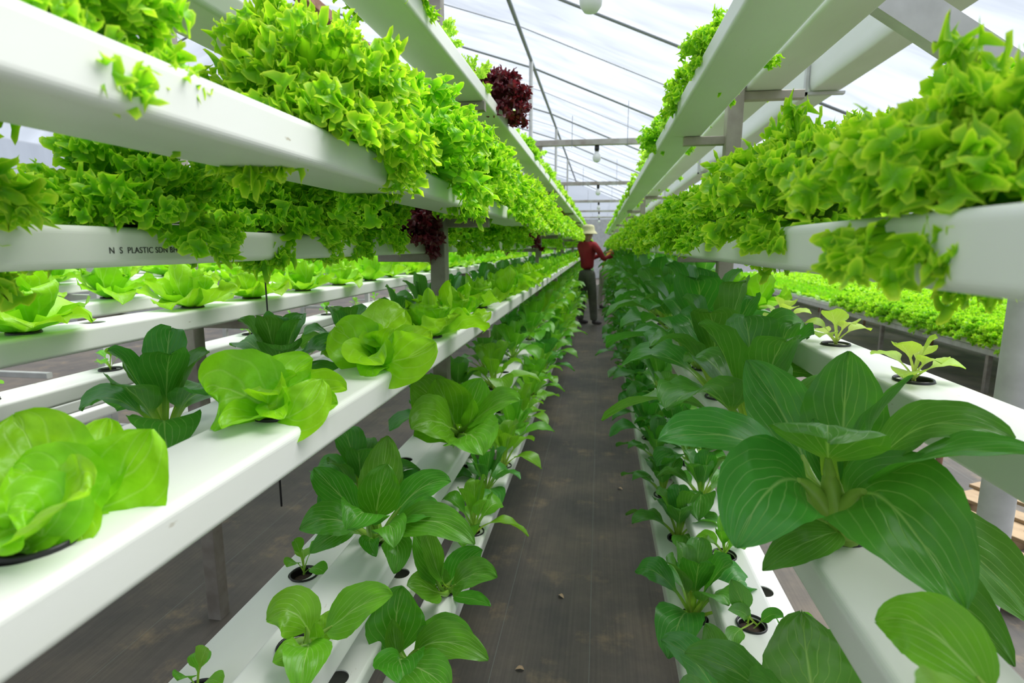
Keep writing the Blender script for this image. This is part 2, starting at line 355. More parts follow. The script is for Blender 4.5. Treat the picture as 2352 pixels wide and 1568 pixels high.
def frill_head(r, n=30, nu=60, nr=10, size=.145, amp=.010, tall=1., fine=1., per=27, ct=28, cr=4, crad=.0108, spread=1.):
    mb = MB(); g = r.uniform(0, 6.28)
    for i in range(n):
        f = (i+.5)/n                                     # 0 outermost -> 1 heart
        az = g+i*2.399+r.uniform(-.25, .25)
        e0 = math.radians(12+70*f**.75+r.uniform(-8, 8)); e1 = math.radians(-46+120*f**.8+r.uniform(-14, 14))
        Lr = size*(1.08-.16*f)*r.uniform(.84, 1.12)*(tall if f > .3 else 1)
        A = math.radians(30+26*f)
        v, ff, uv = frill_leaf(r, az, e0, e1, Lr, A, nu, nr, amp*r.uniform(.6, .9), fine=fine*.8)
        mb.add(v, ff, uv, True)
        V = v.reshape(nr, nu, 3)
        for q in range(per):
            a_ = int((q+r.uniform(.2, .8))/per*(nu-1)); t_ = nr-1 if r.random() < .6 else nr-1-int(r.integers(1, max(2, int(nr*.35))))
            c = V[t_, a_]; out = c-np.array([0, 0, .045]); out = out/(np.linalg.norm(out)+1e-6)
            nn = out*1.0+r.normal(size=3)*.6
            mb.add(*curl(r, c+out*r.uniform(-.008, .006), nn, crad*r.uniform(.65, 1.35), ct, cr), True)
    return mb
def merged(leaves):
    mb = MB()
    for v, f, uv in leaves: mb.add(v, f, uv, True)
    return mb
# plant meshes: several shapes of each kind, in three levels of fineness
R_ = lambda s: np.random.default_rng(s)
FR = {0: [frill_head(R_(10+i), tall=1.0).mesh('frilly_foliage', MT['frill']) for i in range(4)],
      1: [frill_head(R_(20+i), n=24, nu=34, nr=7, per=20, ct=12, cr=4, crad=.0125).mesh('frilly_foliage', MT['frill']) for i in range(3)],
      2: [frill_head(R_(30+i), n=16, nu=18, nr=5, amp=.009, fine=.7, per=13, ct=8, cr=3, crad=.0185).mesh('frilly_foliage', MT['frill']) for i in range(3)]}
def recol(me, m):
    c = me.copy(); c.materials[0] = m; return c
RED = {k: [recol(m, MT['red']) for m in v] for k, v in FR.items()}
PAL = {0: [frill_head(R_(40+i), n=9, nu=40, nr=9, size=.12, amp=.010, tall=1.2, per=16, ct=14, cr=4, crad=.0105).mesh('loose_frilly_foliage', MT['frillpale']) for i in range(3)]}
PAL[1] = PAL[0]; PAL[2] = [frill_head(R_(45+i), n=7, nu=20, nr=5, size=.12, amp=.012, tall=1.2, per=6, ct=9, cr=3, crad=.024).mesh('loose_frilly_foliage', MT['frillpale']) for i in range(2)]
def leafsets(fn, seeds, m, nm, **kw):
    return [[MB().add(*l, True).mesh(nm, m) for l in fn(R_(s), **kw)] for s in seeds]
BU0 = leafsets(rosette_butter, range(50, 54), MT['butter'], 'butterhead_leaf')
BU1 = [merged(rosette_butter(R_(60+i), nu=7, nv=10)).mesh('butterhead_foliage', MT['butter']) for i in range(4)]
BU2 = [merged(rosette_butter(R_(66+i), nu=5, nv=7, n=(6, 5, 3))).mesh('butterhead_foliage', MT['butter']) for i in range(3)]
BK0 = {'bok': leafsets(rosette_bok, range(70, 74), MT['bok'], 'bok_choy_leaf'),
       'bokl': leafsets(rosette_bok, range(74, 78), MT['bokl'], 'bok_choy_leaf', n=9)}
BK1 = {k: [merged(rosette_bok(R_(80+i), nu=7, nv=12)).mesh('bok_choy_foliage', MT[k]) for i in range(4)] for k in ('bok', 'bokl')}
BK2 = {k: [merged(rosette_bok(R_(86+i), nu=5, nv=8, n=9)).mesh('bok_choy_foliage', MT[k]) for i in range(3)] for k in ('bok', 'bokl')}
SD0 = {k: leafsets(rosette_seed, range(90, 94), MT[k], 'seedling_leaf') for k in ('bokl', 'bok')}
SD0['yellow'] = leafsets(rosette_seed, range(94, 98), MT['yellow'], 'seedling_leaf', n=7, R=.075, H=.055, W=.024)
SD2 = [merged(rosette_seed(R_(98+i), nu=5, nv=8)).mesh('seedling_foliage', MT['bokl']) for i in range(2)]
cupm = MB().lathe([(.0245, -.032), (.027, -.001), (.0275, .003), (.0300, .005), (.0312, .003), (.031, -.0006)], 26).mesh('net_cup', MT['black'])
medm = MB().lathe([(.0001, -.012), (.014, -.011), (.0268, -.014)], 20).mesh('growing_medium', MT['medium'])

CNT = {}; QUEUE = []
def plant(*a, **k):
    QUEUE.append((a, k))
def make_plant(kind, x, y, z, rz, sc, label, group=None, lod=None, cup=True, variant=None, name=None, tilt=(0, 0)):
    """one plant; near ones carry their leaves and net cup as parts"""
    d = y if x > -1.1 else y+1.2
    if lod is None: lod = 0 if d < 1.75 else (1 if d < 4.2 else 2)
    CNT[kind] = CNT.get(kind, 0)+1
    i = CNT[kind] if variant is None else variant
    nm = {'frill': 'frilly_lettuce', 'red': 'red_lettuce', 'pale': 'young_frilly_lettuce', 'butter': 'butterhead_lettuce', 'bok': 'bok_choy', 'bokl': 'bok_choy',
          'seedg': 'bok_choy_seedling', 'seedd': 'bok_choy_seedling', 'seedy': 'lettuce_seedling'}[kind]
    cat = 'lettuce' if 'lettuce' in nm else 'bok choy'
    P = {'frill': FR, 'red': RED, 'pale': PAL}.get(kind)
    rot = (tilt[0], tilt[1], rz); s3 = (sc, sc, sc*TALL.get(kind, 1.))
    if lod == 2:
        me = P[2] if P else {'butter': BU2, 'bok': BK2['bok'], 'bokl': BK2['bokl']}.get(kind, SD2)
        o = link(nm, me[i % len(me)], None, (x, y, z), rot, s3); return tag(o, label, cat, group)
    t = thing(nm, label, cat, (x, y, z), rz, 1, group)
    if P or lod == 1:
        me = P[lod] if P else {'butter': BU1, 'bok': BK1['bok'], 'bokl': BK1['bokl']}.get(kind)
        if me: link('foliage', me[i % len(me)], t, None, (tilt[0], tilt[1], 0), s3)
    if not P and (lod == 0 or kind.startswith('seed')):
        S = {'butter': BU0, 'bok': BK0['bok'], 'bokl': BK0['bokl'], 'seedg': SD0['bokl'], 'seedd': SD0['bok'], 'seedy': SD0['yellow']}[kind]
        for me in S[i % len(S)]: link('leaf', me, t, None, (tilt[0], tilt[1], 0), sc)
    if cup:
        c = link('net_cup', cupm, t); link('growing_medium', medm, c)
    return t

# ------------------------------------------------------------------ growing channels
CW, CH = .12, .047
def channel(xc, zt, y0, y1, holes, label, w=CW, h=CH, r=.009, group=None, hr=.0262, name='growing_channel'):
    """white pipe of rounded square section along Y, with real holes in its top"""
    mb = MB(); z0 = EYE+zt; hw = w/2
    prof = []
    def arc(cx_, cz_, st, rr=r, n=6):
        for k in range(n+1): a = math.radians(st+90*k/n); prof.append((cx_+rr*math.cos(a), cz_+rr*math.sin(a)))
    arc(hw-r, -r, 0); prof.reverse()                      # top right, going down
    p1 = prof[:]; prof.clear(); arc(hw-r, -h+r, 270); p2 = prof[::-1]; prof.clear(); arc(-hw+r, -h+r, 180); p3 = prof[::-1]; prof.clear(); arc(-hw+r, -r, 90); p4 = prof[::-1]
    pr = p1+p2+p3+p4                                       # from the top right flat edge round to the top left flat edge
    n = len(pr); v = [(xc+a, yy, z0+b) for yy in (y0, y1) for a, b in pr]
    mb.add(v, [(i, i+1, n+i+1, n+i) for i in range(n-1)])
    mb.add(v[:n], [tuple(range(n))]); mb.add(v[n:], [tuple(range(n-1, -1, -1))])
    xl, xr = xc-hw+r, xc+hw-r
    hs = sorted(q for q in holes if y0+.05 < q < y1-.05); cur = y0
    for q in hs:
        a, b = q-.045, q+.045
        if a < cur: continue
        if a > cur: mb.add([(xl, cur, z0), (xr, cur, z0), (xr, a, z0), (xl, a, z0)], [(0, 1, 2, 3)])
        m = 32; ring = []; out = []
        for k in range(m):
            an = 2*PI*(k+.5)/m; c, s = math.cos(an), math.sin(an)
            ring.append((xc+hr*c, q+hr*s, z0))
            f = min((xr-xc)/abs(c) if abs(c) > 1e-6 else 9, .045/abs(s) if abs(s) > 1e-6 else 9)
            out.append((xc+f*c, q+f*s, z0))
        low = [(p[0], p[1], z0-.003) for p in ring]
        F = [(k, (k+1) % m, m+(k+1) % m, m+k) for k in range(m)]
        mb.add(ring+out, [tuple(reversed(x)) for x in F]); mb.add(ring+low, F)
        # corner slivers between the octagonal outline and the cell's rectangle
        for sx_ in (-1, 1):
            for sy_ in (-1, 1):
                qd = [p for p in out if (p[0]-xc)*sx_ > 0 and (p[1]-q)*sy_ > 0]
                p_x = [p for p in qd if abs(abs(p[0]-xc)-(xr-xc)) < 1e-6]; p_y = [p for p in qd if abs(abs(p[1]-q)-.045) < 1e-6]
                if p_x and p_y:
                    e1 = max(p_x, key=lambda p: abs(p[1]-q)); e2 = max(p_y, key=lambda p: abs(p[0]-xc))
                    cc = (xc+sx_*(xr-xc), q+sy_*.045, z0)
                    tri = [e1, cc, e2]
                    mb.add(tri, [(0, 1, 2) if sx_*sy_ > 0 else (2, 1, 0)])
        cur = b
    mb.add([(xl, cur, z0), (xr, cur, z0), (xr, y1, z0), (xl, y1, z0)], [(0, 1, 2, 3)])
    o = link(name, mb.mesh(name, MT['pvc'])); tag(o, label, 'channel', group); return o

YE = 19.5
TALL = {'frill': 1.17, 'red': 1.15, 'pale': 1.1}
def rows(kind, xc, zt, ys, sc, where, seed, jit=.012, near=5., group=None, cup=True, mix=None, grow=0., dx=0.):
    """plants of one channel; `where` names the channel in every label"""
    r = R_(seed); nm = {'frill': 'frilly green lettuce head', 'red': 'dark red frilly lettuce head', 'pale': 'small yellow-green frilly lettuce', 'butter': 'smooth-leaved butterhead lettuce',
                        'bok': 'dark green bok choy', 'bokl': 'bright green bok choy', 'seedg': 'small green seedling in black net cup',
                        'seedd': 'small dark seedling in black net cup', 'seedy': 'small yellow-green lettuce seedling in black net cup'}
    ordn = ['nearest', 'second', 'third', 'fourth', 'fifth', 'sixth', 'seventh', 'eighth', 'ninth', 'tenth', 'eleventh', 'twelfth']
    k = 0; c = {}
    for y in ys:
        kd = mix(k, y, r) if mix else kind; k += 1
        if kd is None: continue
        s = sc*r.uniform(.88, 1.12)*(1+grow*min(max((y-1.7)/2.5, 0), 1))
        q = c.get(kd, 0); c[kd] = q+1
        if y < near and q < 12:
            lab = '%s, %s one %s' % (nm[kd], ordn[q], where); gp = None
        else:
            lab = 'small distant %s far down %s' % (nm[kd].replace('small ', ''), where.replace('on ', '', 1)); gp = '%s, far end of %s' % (nm[kd], where.replace('on ', '', 1))
        plant(kd, xc+dx+r.uniform(-jit, jit), y, EYE+zt, r.uniform(0, 6.28), s, lab, gp, cup=cup)
PT = .34
def ys(a, b=YE, p=PT): 
    return list(np.arange(a, b, p))

# ---- left rack (posts in the middle, channels on arms to either side)
channel(-.430, .497, -3., YE, [], 'white channel highest up on the left, its underside seen from below', h=.048)
channel(-.62, .38, -3., YE, [], 'white channel of red lettuces behind the left posts, just below the highest channel')
channel(-.377, .135, -3., YE, [.41]+ys(.75, 6), 'white channel of bushy frilly lettuces slanting in from the upper left corner')
channel(-.62, .022, -3., YE, ys(.36, 6), 'white channel with black printed lettering behind the left posts')
channel(-.425, -.226, -3., YE, ys(.337, 6), 'white channel of butterhead lettuces, large and low in the left foreground', h=.050)
channel(-.66, -.29, -3., YE, ys(.40, 6), 'white channel of dark bok choy hidden behind the butterhead channel at left')
channel(-.478, -.651, -3., YE, [.77, 1.12, 1.47, 1.82, 2.16, 2.5, 2.85, 3.2, 3.55]+ys(3.9, 9), 'white channel of bok choy, low down by the aisle at bottom left, the widest-looking one', h=.055)
channel(-.64, -.72, -3., YE, ys(.726, 9, .345), 'bluish white channel with black cups of seedlings, lowest left beside the floor gap')
channel(-.462, -.79, -3., YE, ys(.87, 9, .345), 'narrow white channel with empty black holes between two bok choy channels at bottom left', w=.09, h=.04, hr=.022)
channel(-.365, -.86, -3., YE, [.99, 1.27, 1.57, 1.83, 2.1]+ys(2.36, 9, .28), 'white channel nearest the dark floor on the left of the aisle', w=.09)

LWH = {'L4': 'on highest left channel', 'L3': 'on upper left channel', 'L3b': 'on lettered channel behind left posts', 'L2': 'on broad left channel beside aisle',
       'L2b': 'behind the left butterhead row', 'L1m': 'on low left channel', 'L1a': 'on bluish low left channel', 'L1r': 'on lowest left channel at aisle floor'}
rows('pale', -.43, .497, ys(.5), .62, LWH['L4'], 1, mix=lambda k, y, r: None if k == 5 else ('frill' if k % 3 == 2 else 'pale'), cup=False)
plant('red', -.415, 2.2, EYE+.497, 1., 1.0, 'dark red frilly lettuce standing on the highest left channel against the bright roof', cup=False, lod=0)
rows('red', -.62, .38, [2.3, 3.15]+ys(4.3), .95, 'on red lettuce channel behind left posts', 2, cup=False, mix=lambda k, y, r: 'frill' if k > 2 and r.random() < .2 else 'red')
plant('frill', -.425, .41, EYE+.133, 2., .78, 'frilly green lettuce head nearest the camera, at the top left corner', cup=False)
rows('frill', -.377, .135, ys(.75), 1.13, LWH['L3'], 3, grow=-.24)
rows('frill', -.62, .022, ys(.36), .96, LWH['L3b'], 4, mix=lambda k, y, r: 'red' if k in (4, 12, 13) else 'frill')
rows('butter', -.425, -.226, ys(1.36), .95, LWH['L2'], 5)
rows('bok', -.66, -.29, ys(.40), .95, LWH['L2b'], 6)
L1mY = [2.5, 3.2]+ys(3.9)
rows('bokl', -.478, -.651, L1mY, 1.1, LWH['L1m'], 7, grow=.4, cup=True)
rows('seedg', -.64, -.72, [.726, 1.07], 1.05, LWH['L1a'], 8)
rows('bok', -.64, -.72, ys(1.42, YE, .345), 1.1, LWH['L1a'], 9, grow=.3, mix=lambda k, y, r: 'bok' if (k % 3 != 1 or y > 5) else None)
rows('bokl', -.365, -.86, [1.57, 1.83, 2.1]+ys(2.36, YE, .28), 1.0, LWH['L1r'], 10, grow=.4, mix=lambda k, y, r: 'bok' if (k in (1,) or r.random() < .3) else 'bokl')

# ---- right rack
channel(.268, .408, -3., YE, [], 'white channel highest over the aisle on the right, wide green-lit underside')
channel(.515, .545, -3., YE, [], 'white channel behind the highest right one, grey-green underside with brown specks')
channel(.266, .022, -3., YE, ys(.12, 6), 'white channel carrying the big frilly lettuces at upper right, its face filling the right edge', h=.050)
channel(.515, .135, -3., YE, ys(.2, 6), 'white channel hidden under the second row of frilly lettuces at upper right')
channel(.323, -.376, -3., YE, ys(.41, 6), 'white channel of the giant bok choy in the bottom right corner', h=.050)
channel(.542, -.228, -3., YE, [.69, 1.036, 1.40, 1.75]+ys(2.1, 6), 'white channel with lettuce seedlings in black cups at right', w=.125, h=.062)
channel(.333, -.78, -3., YE, [.80, 1.13, 1.40]+ys(1.72, 9, .3), 'white channel with a hole-eaten seedling at bottom right')
channel(.247, -.86, -3., YE, [.93, 1.25, 1.62]+ys(1.92, 9, .3), 'white channel nearest the dark floor on the right of the aisle')
channel(.475, -.95, -3., YE, [.86, 1.2, 1.53, 1.87]+ys(2.2, 9), 'sunlit white channel lowest right, seen through the gap beside the giant bok choy')
RWH = {'R4': 'on highest right channel', 'R4b': 'on rear top right channel', 'R3': 'on upper right channel', 'R3b': 'in rear row at upper right', 'R2': 'on giant bok choy channel at right',
       'R2b': 'on right seedling channel', 'R1': 'on low right channel', 'R0': 'on lowest right channel beside floor', 'R0b': 'on sunlit lowest right channel'}
rows('frill', .268, .408, ys(1.42), .62, RWH['R4'], 21, mix=lambda k, y, r: 'pale' if k in (2, 4, 5, 6) or r.random() < .45 else 'frill', cup=False)
rows('frill', .515, .545, ys(1.9), .6, RWH['R4b'], 22, cup=False)
plant('frill', .285, .47, EYE+.004, .3, .84, 'frilly green lettuce head blurred by nearness in the upper right corner', cup=False)
rows('frill', .266, .022, ys(.80), .85, RWH['R3'], 23)
rows('frill', .515, .135, ys(.9), .72, RWH['R3b'], 24)
rows('bok', .323, -.376, ys(1.10), 1.72, RWH['R2'], 25, dx=-.01)
rows('seedy', .542, -.228, [1.036, 1.40, 1.75], 1.15, RWH['R2b'], 26)
rows('butter', .542, -.228, ys(2.1), 1.05, RWH['R2b'], 27, mix=lambda k, y, r: 'butter' if k < 3 else 'bok')
rows('bokl', .333, -.78, [1.40], .6, RWH['R1'], 29)
rows('bok', .333, -.78, ys(1.72, YE, .3), 1.05, RWH['R1'], 30, grow=.45)
rows('bok', .247, -.86, [1.25, 1.62]+ys(1.92, YE, .3), 1.0, RWH['R0'], 31, grow=.4)
rows('bokl', .475, -.95, [1.2], .85, RWH['R0b'], 32)
rows('bok', .475, -.95, ys(2.2, 8), .9, RWH['R0b'], 33)

# ---- next rack on the left and the racks beyond it
channel(-1.19, -.18, -2.5, YE, [1.17]+[1.0, 1.5, 1.8]+ys(2.13, 8), 'white channel of butterhead lettuces across the left middle, beyond the second aisle', h=.055)
channel(-1.42, -.36, -2.5, YE, ys(.75, 9), 'white channel with small cups just below the far butterhead channel at left')
channel(-1.62, -.175, -2.5, YE, [], 'white channel of butterheads behind the far left butterhead channel')
channel(-1.95, -.56, -2.5, YE, ys(1.2, 9, .5), 'white channel crossing behind the brown post at far left, third level down')
channel(-2.15, -.68, -2.5, YE, [], 'white channel fourth level down at far left')
channel(-2.05, -.80, -2.5, YE, [], 'white channel lowest at far left, near the floor')
NWH = 'on far left butterhead channel'
rows('butter', -1.19, -.18, [1.0, 1.5]+ys(1.8), 1.0, NWH, 41, near=4.5)
rows('seedg', -1.42, -.36, ys(.75, 12), .9, 'under far left butterhead row', 42, near=3.2)
rows('butter', -1.62, -.175, ys(1.0), 1.05, 'in back row of far left rack', 43, near=4.)
rows('seedg', -1.95, -.56, ys(1.2, 9, .5), .9, 'on third level at far left', 44, near=3.)
rows('bok', -2.05, -.80, ys(3.2, 12, .5), .8, 'on lowest channel at far left', 45, near=3.)
for j, x in enumerate((-2.5, -2.85, -3.7, -4.1)):
    nmz = ('third', 'fourth', 'fifth', 'sixth')[j]
    channel(x, -.175, .2, YE, [], 'distant white lettuce channel, %s row beyond the left aisle' % nmz)
    rows('butter', x, -.175, ys(1.9+.3*j, 15, .36), 1.1, 'in %s row beyond the left aisle' % nmz, 46+j, near=3.)

# far right bed: a wide table of channels packed with lettuce
BX, BZ = 3.42, -.84
for j in range(9):
    x = BX+.06+j*.27
    channel(x, BZ, 1.5, YE, [], 'white channel of the wide lettuce table at far right, %s from its near edge' % ('first second third fourth fifth sixth seventh eighth ninth'.split()[j]), h=.06)
fr = MB()
r = R_(60)
for j in range(9):
    for k, y in enumerate(ys(3.6, 17, .27)):
        x = BX+.06+j*.27; w = 'row %s of far right table' % ('one two three four five six seven eight nine'.split()[j])
        isb = y > 8.9+.25*j
        if j < 3 or (y < 9 and j < 5):
            pos = 'close to the round pipe' if y < 5 else ('in the middle stretch' if y < 9 else 'toward the far end')
            plant('butter' if isb else 'frill', x+r.uniform(-.01, .01), y, EYE+BZ, r.uniform(0, 6), (1.12 if j == 0 else .98)*r.uniform(.9, 1.1),
                  ('bright butterhead lettuce' if isb else 'bright frilly lettuce')+', '+w+', '+pos, ('butterheads' if isb else 'frilly lettuces')+', '+w+', '+pos, lod=2 if y > 7.5 else 1, cup=False)
def stuff_block(name, src, pts, label, m, cat='lettuce'):
    mb = MB(); co = []
    for me in src:
        v = np.empty(len(me.vertices)*3); me.vertices.foreach_get('co', v); u = np.empty(len(me.loops)*2); me.uv_layers[0].data.foreach_get('uv', u)
        li = np.empty(len(me.loops), dtype=np.int32); me.loops.foreach_get('vertex_index', li); uu = np.zeros((len(me.vertices), 2)); uu[li] = u.reshape(-1, 2)
        co.append((v.reshape(-1, 3), [tuple(p.vertices) for p in me.polygons], uu))
    rr = R_(5)
    for i, (x, y, z, s) in enumerate(pts):
        v, f, u = co[i % len(co)]; a = rr.uniform(0, 6.28); c, d = math.cos(a), math.sin(a)
        w = np.stack([v[:, 0]*c-v[:, 1]*d, v[:, 0]*d+v[:, 1]*c, v[:, 2]], -1)*s+np.array([x, y, z]); mb.add(w, f, u, True)
    o = link(name, mb.mesh(name, m)); tag(o, label, cat); o['kind'] = 'stuff'; return o
tiny = [frill_head(R_(130+i), n=9, nu=10, nr=4, amp=.012, fine=.5, per=5, ct=7, cr=2, crad=.034).mesh('t', MT['frill']) for i in range(3)]
stuff_block('frilly_lettuces', tiny, [(BX+.06+j*.27, y, EYE+BZ, .92) for j in range(3, 9) for y in ys(3.6, 17, .27) if not (y < 9 and j < 5)],
            'dense bright mass of frilly lettuces filling the far side of the right table', MT['frill'])

# ------------------------------------------------------------------ rack posts with their welded arms
PYL = [1.84, 4.94, 8.1, 11.3, 14.5, 17.7]
PYR = [2.05, 6.1, 10.2, 14.3, 18.2]
PYN = [1.65, 4.75, 7.9, 11., 14.2, 17.4]
OR = ['first', 'second', 'third', 'fourth', 'fifth', 'sixth']
def post(x, y, ztop, arms, label, m, sz=.05, group=None):
    t = thing('rack_post', label, 'post', (x, y, 0), 0, 1, group)
    link('upright', MB().bbox(-sz/2, sz/2, -sz/2, sz/2, 0, EYE+ztop).mesh('upright', m), t)
    for (ax, z, ln) in arms:
        h = .028; a0, a1 = (sz/2, sz/2+ln) if ax > 0 else (-sz/2-ln, -sz/2)
        link('arm', MB().bbox(a0, a1, -.0, .03, EYE+z-h, EYE+z).mesh('arm', m), t)
    return t
for i, y in enumerate(PYL):
    post(-.525, y, .82, [(1, .448, .13), (1, .087, .14), (-1, -.026, .19), (-1, .332, .19), (1, -.277, .14), (-1, -.338, .22), (1, -.707, .16), (-1, -.768, .2)],
         'grey square steel post of the left rack, %s from the camera' % OR[i], MT['steel'])
for i, y in enumerate(PYR):
    post(.425, y, .82 if i else .70, [(-1, .360, .13), (1, .497, .19), (-1, -.029, .13), (1, .087, .19), (-1, -.427, .13), (1, -.291, .2), (-1, -.828, .16), (1, -.998, .16)],
         'beige-grey square steel post of the right rack, %s from the camera' % OR[i], MT['steelr'])
for i, y in enumerate(PYN):
    post(-1.31, y, 1.05, [(1, -.236, .19), (-1, -.41, .19), (1, -.62, .2), (-1, -.225, .4)], 'brownish square post of the second rack at left, %s from the camera' % OR[i], MT['steel'])
for i, y in enumerate([2.3, 5.4, 8.6, 12.]):
    for j, x in enumerate((-2.3, -3.0, -3.9)):
        post(x, y, .1 if j else .35, [(1, -.225, .2), (-1, -.225, .2), (1, -.608, .35), (1, -.85, .3)], 'thin grey post far left, rack %s beyond the second aisle, %s in line' % (('one', 'two', 'three')[j], OR[i]), MT['galv'], sz=.04)
o = link('rail', MB().bbox(-1.345, -1.285, -.5, 18, EYE+1.05, EYE+1.10).mesh('rail', MT['rust'])); tag(o, 'long rusty rail running along the tops of the second rack posts at left', 'rail')

# cross beams over the aisle with their bulbs
for i, (y, yb) in enumerate(zip(PYL, [1.84, 4.94, 8.1, 11.3, 14.5, 17.7])):
    o = link('crossbeam', MB().bbox(-.58, .62, y-.03, y+.03, EYE+.82, EYE+.865).mesh('crossbeam', MT['beam']))
    tag(o, 'chalky white beam across the aisle overhead, %s from the camera' % OR[i], 'beam')
    t = thing('light_bulb', 'round white bulb hanging under overhead beam over the aisle, %s from the camera' % OR[i], 'light bulb', (-.045, y, EYE+.82))
    link('socket', MB().lathe([(.0001, -.0005), (.018, -.001), (.02, -.03), (.016, -.05), (.0001, -.05)], 16).mesh('socket', MT['black']), t)
    link('globe', MB().lathe([(.013, -.05), (.020, -.064), (.030, -.078), (.0345, -.098), (.032, -.118), (.020, -.134), (.0001, -.140)], 24).mesh('globe', MT['white']), t)
    for j, x in enumerate((-.25, .2)):
        o = link('hanging_wire', MB().tube([(x, y-.031, EYE+.80), (x, y-.031, EYE+1.05+.1*j)], .0025, 6).mesh('hanging_wire', MT['tube']))
        tag(o, 'thin upright wire on the %s overhead beam, %s side' % (OR[i], ('left', 'right')[j]), 'wire')

# ------------------------------------------------------------------ greenhouse shell
RP = [(-9., 1.6), (-7.5, 2.7), (-6, 3.35), (-4.5, 3.55), (-2.6, 3.02), (-.98, 2.5), (1., 1.66), (2.6, .98), (4., .62), (6.2, .2), (7.4, -.2)]
def roofz(x): return float(np.interp(x, [p[0] for p in RP], [p[1] for p in RP]))
mb = MB(); v = [(x, y, EYE+z+.02) for y in (-6, 24) for x, z in RP]; n = len(RP)
mb.add(v, [(i, i+1, n+i+1, n+i) for i in range(n-1)])
struct(link('ceiling', mb.mesh('ceiling', MT['film'])))
for nme, x, zt in (('wall_left', -9., 1.6), ):
    struct(link(nme, MB().add([(x, -6, 0), (x, 24, 0), (x, 24, EYE+zt), (x, -6, EYE+zt)], [(0, 1, 2, 3)]).mesh(nme, MT['film'])))
mb = MB().add([(x, 24, 0) for x, z in RP]+[(x, 24, EYE+z) for x, z in RP], [(i, i+1, n+i+1, n+i) for i in range(n-1)])
struct(link('wall_back', mb.mesh('wall_back', MT['film'])))
mb = MB().bbox(-4, 4.5, 23.4, 23.5, 0, 2.35)
struct(link('trim_1', mb.mesh('back_mesh_screen', MT['grey'])))
for k in range(8):
    y = 2.84*(k+1)
    o = link('roof_rafter', MB().tube([(x, y, EYE+z-.02) for x, z in RP], .016, 8).mesh('roof_rafter', MT['tube']))
    tag(o, 'thin dark roof rafter under the plastic film, %s from the camera' % (OR+['seventh', 'eighth'])[k], 'rafter')
    if k < 7:
        o = link('roof_wire', MB().tube([(x, y+1.3, EYE+z-.005) for x, z in RP], .006, 6).mesh('roof_wire', MT['tube']))
        tag(o, 'fine wire under the roof film, %s gap between rafters' % (OR+['seventh'])[k], 'wire')
o = link('ridge_pipe', MB().tube([(-.98, -2, EYE+2.46), (-.98, 23.4, EYE+2.46)], .024, 10).mesh('ridge_pipe', MT['tube'])); tag(o, 'long grey pipe running the length of the roof above the left rack', 'pipe')
for i, y in enumerate([8.1, 12.6, 17.]):
    o = link('roof_column', MB().tube([(-.98, y, 0), (-.98, y, EYE+2.45)], .028, 12).mesh('roof_column', MT['galv'])); tag(o, 'slim white column rising to the roof pipe, %s from the camera' % OR[i], 'column')

# floor
struct(link('floor', MB().add([(-9, -6, 0), (7.4, -6, 0), (7.4, 24, 0), (-9, 24, 0)], [(0, 1, 2, 3)]).mesh('floor', MT['floor'])))

# rain gutter, round pipes and brace at the right
mb = MB(); pr = []
for k in range(13): a = math.radians(180+180*k/12); pr.append((.085*math.cos(a) if abs(math.cos(a)) > .01 else 0, .06*math.sin(a)))
gx, gz = 1.135, .85
pr = [(-.085, .10), (-.085, .02)]+[(-.085+.02*(1-math.cos(math.radians(a))), .0-.06*math.sin(math.radians(a))) for a in range(0, 91, 10)]+[(.065+.02*math.sin(math.radians(a)), -.06*math.cos(math.radians(a))) for a in range(0, 91, 10)]+[(.085, .10)]
v = [(gx+a, y, EYE+gz+b) for y in (-1, YE) for a, b in pr]; n = len(pr)
mb.add(v, [(i, i+1, n+i+1, n+i) for i in range(n-1)]); mb.add([(gx+a*.95, y, EYE+gz+b*.96+.003) for y in (-1, YE) for a, b in pr], [(i, n+i, n+i+1, i+1) for i in range(n-1)])
o = link('rain_gutter', mb.mesh('rain_gutter', MT['pvc'])); tag(o, 'large white rain gutter slanting across the top right corner', 'gutter')
for i, y in enumerate((3.3, 6.6, 9.9)):
    o = link('gutter_bracket', MB().box(gx-.105, gx-.092, y, y+.03, EYE+gz-.08, EYE+gz+.1).box(gx-.105, gx+.09, y, y+.03, EYE+gz-.08, EYE+gz-.066).mesh('gutter_bracket', MT['galv']))
    tag(o, 'flat grey metal bracket under the white rain gutter, %s from the camera' % OR[i], 'bracket')
for i, y in enumerate((1.53, 5.7, 9.9)):
    o = link('support_pipe', MB().tube([(1.02, y, 0), (1.02, y, EYE+.78)], .037, 24).mesh('support_pipe', MT['galv']))
    tag(o, ['thick round galvanised pipe with rust marks at the right edge', 'round galvanised pipe behind the right rack, second from the camera', 'round galvanised pipe behind the right rack, third and farthest'][i], 'pipe')
mb = MB(); A, B = Vector((.56, 1.50, EYE+.60)), Vector((1.03, 1.50, EYE+.285)); d = (B-A).normalized(); u = Vector((-d.z, 0, d.x)); u = u if u.z > 0 else -u
hw = .04
v = [tuple(p+u*s+Vector((0, t, 0))) for p in (A, B) for s, t in ((-hw, -.02), (hw, -.02), (hw, .02), (-hw, .02))]
mb.add(v, [(0, 1, 5, 4), (1, 2, 6, 5), (2, 3, 7, 6), (3, 0, 4, 7), (3, 2, 1, 0), (4, 5, 6, 7)])
o = link('diagonal_brace', mb.mesh('diagonal_brace', MT['galv'])); tag(o, 'galvanised square tube sloping down behind the lettuces at top right', 'brace')

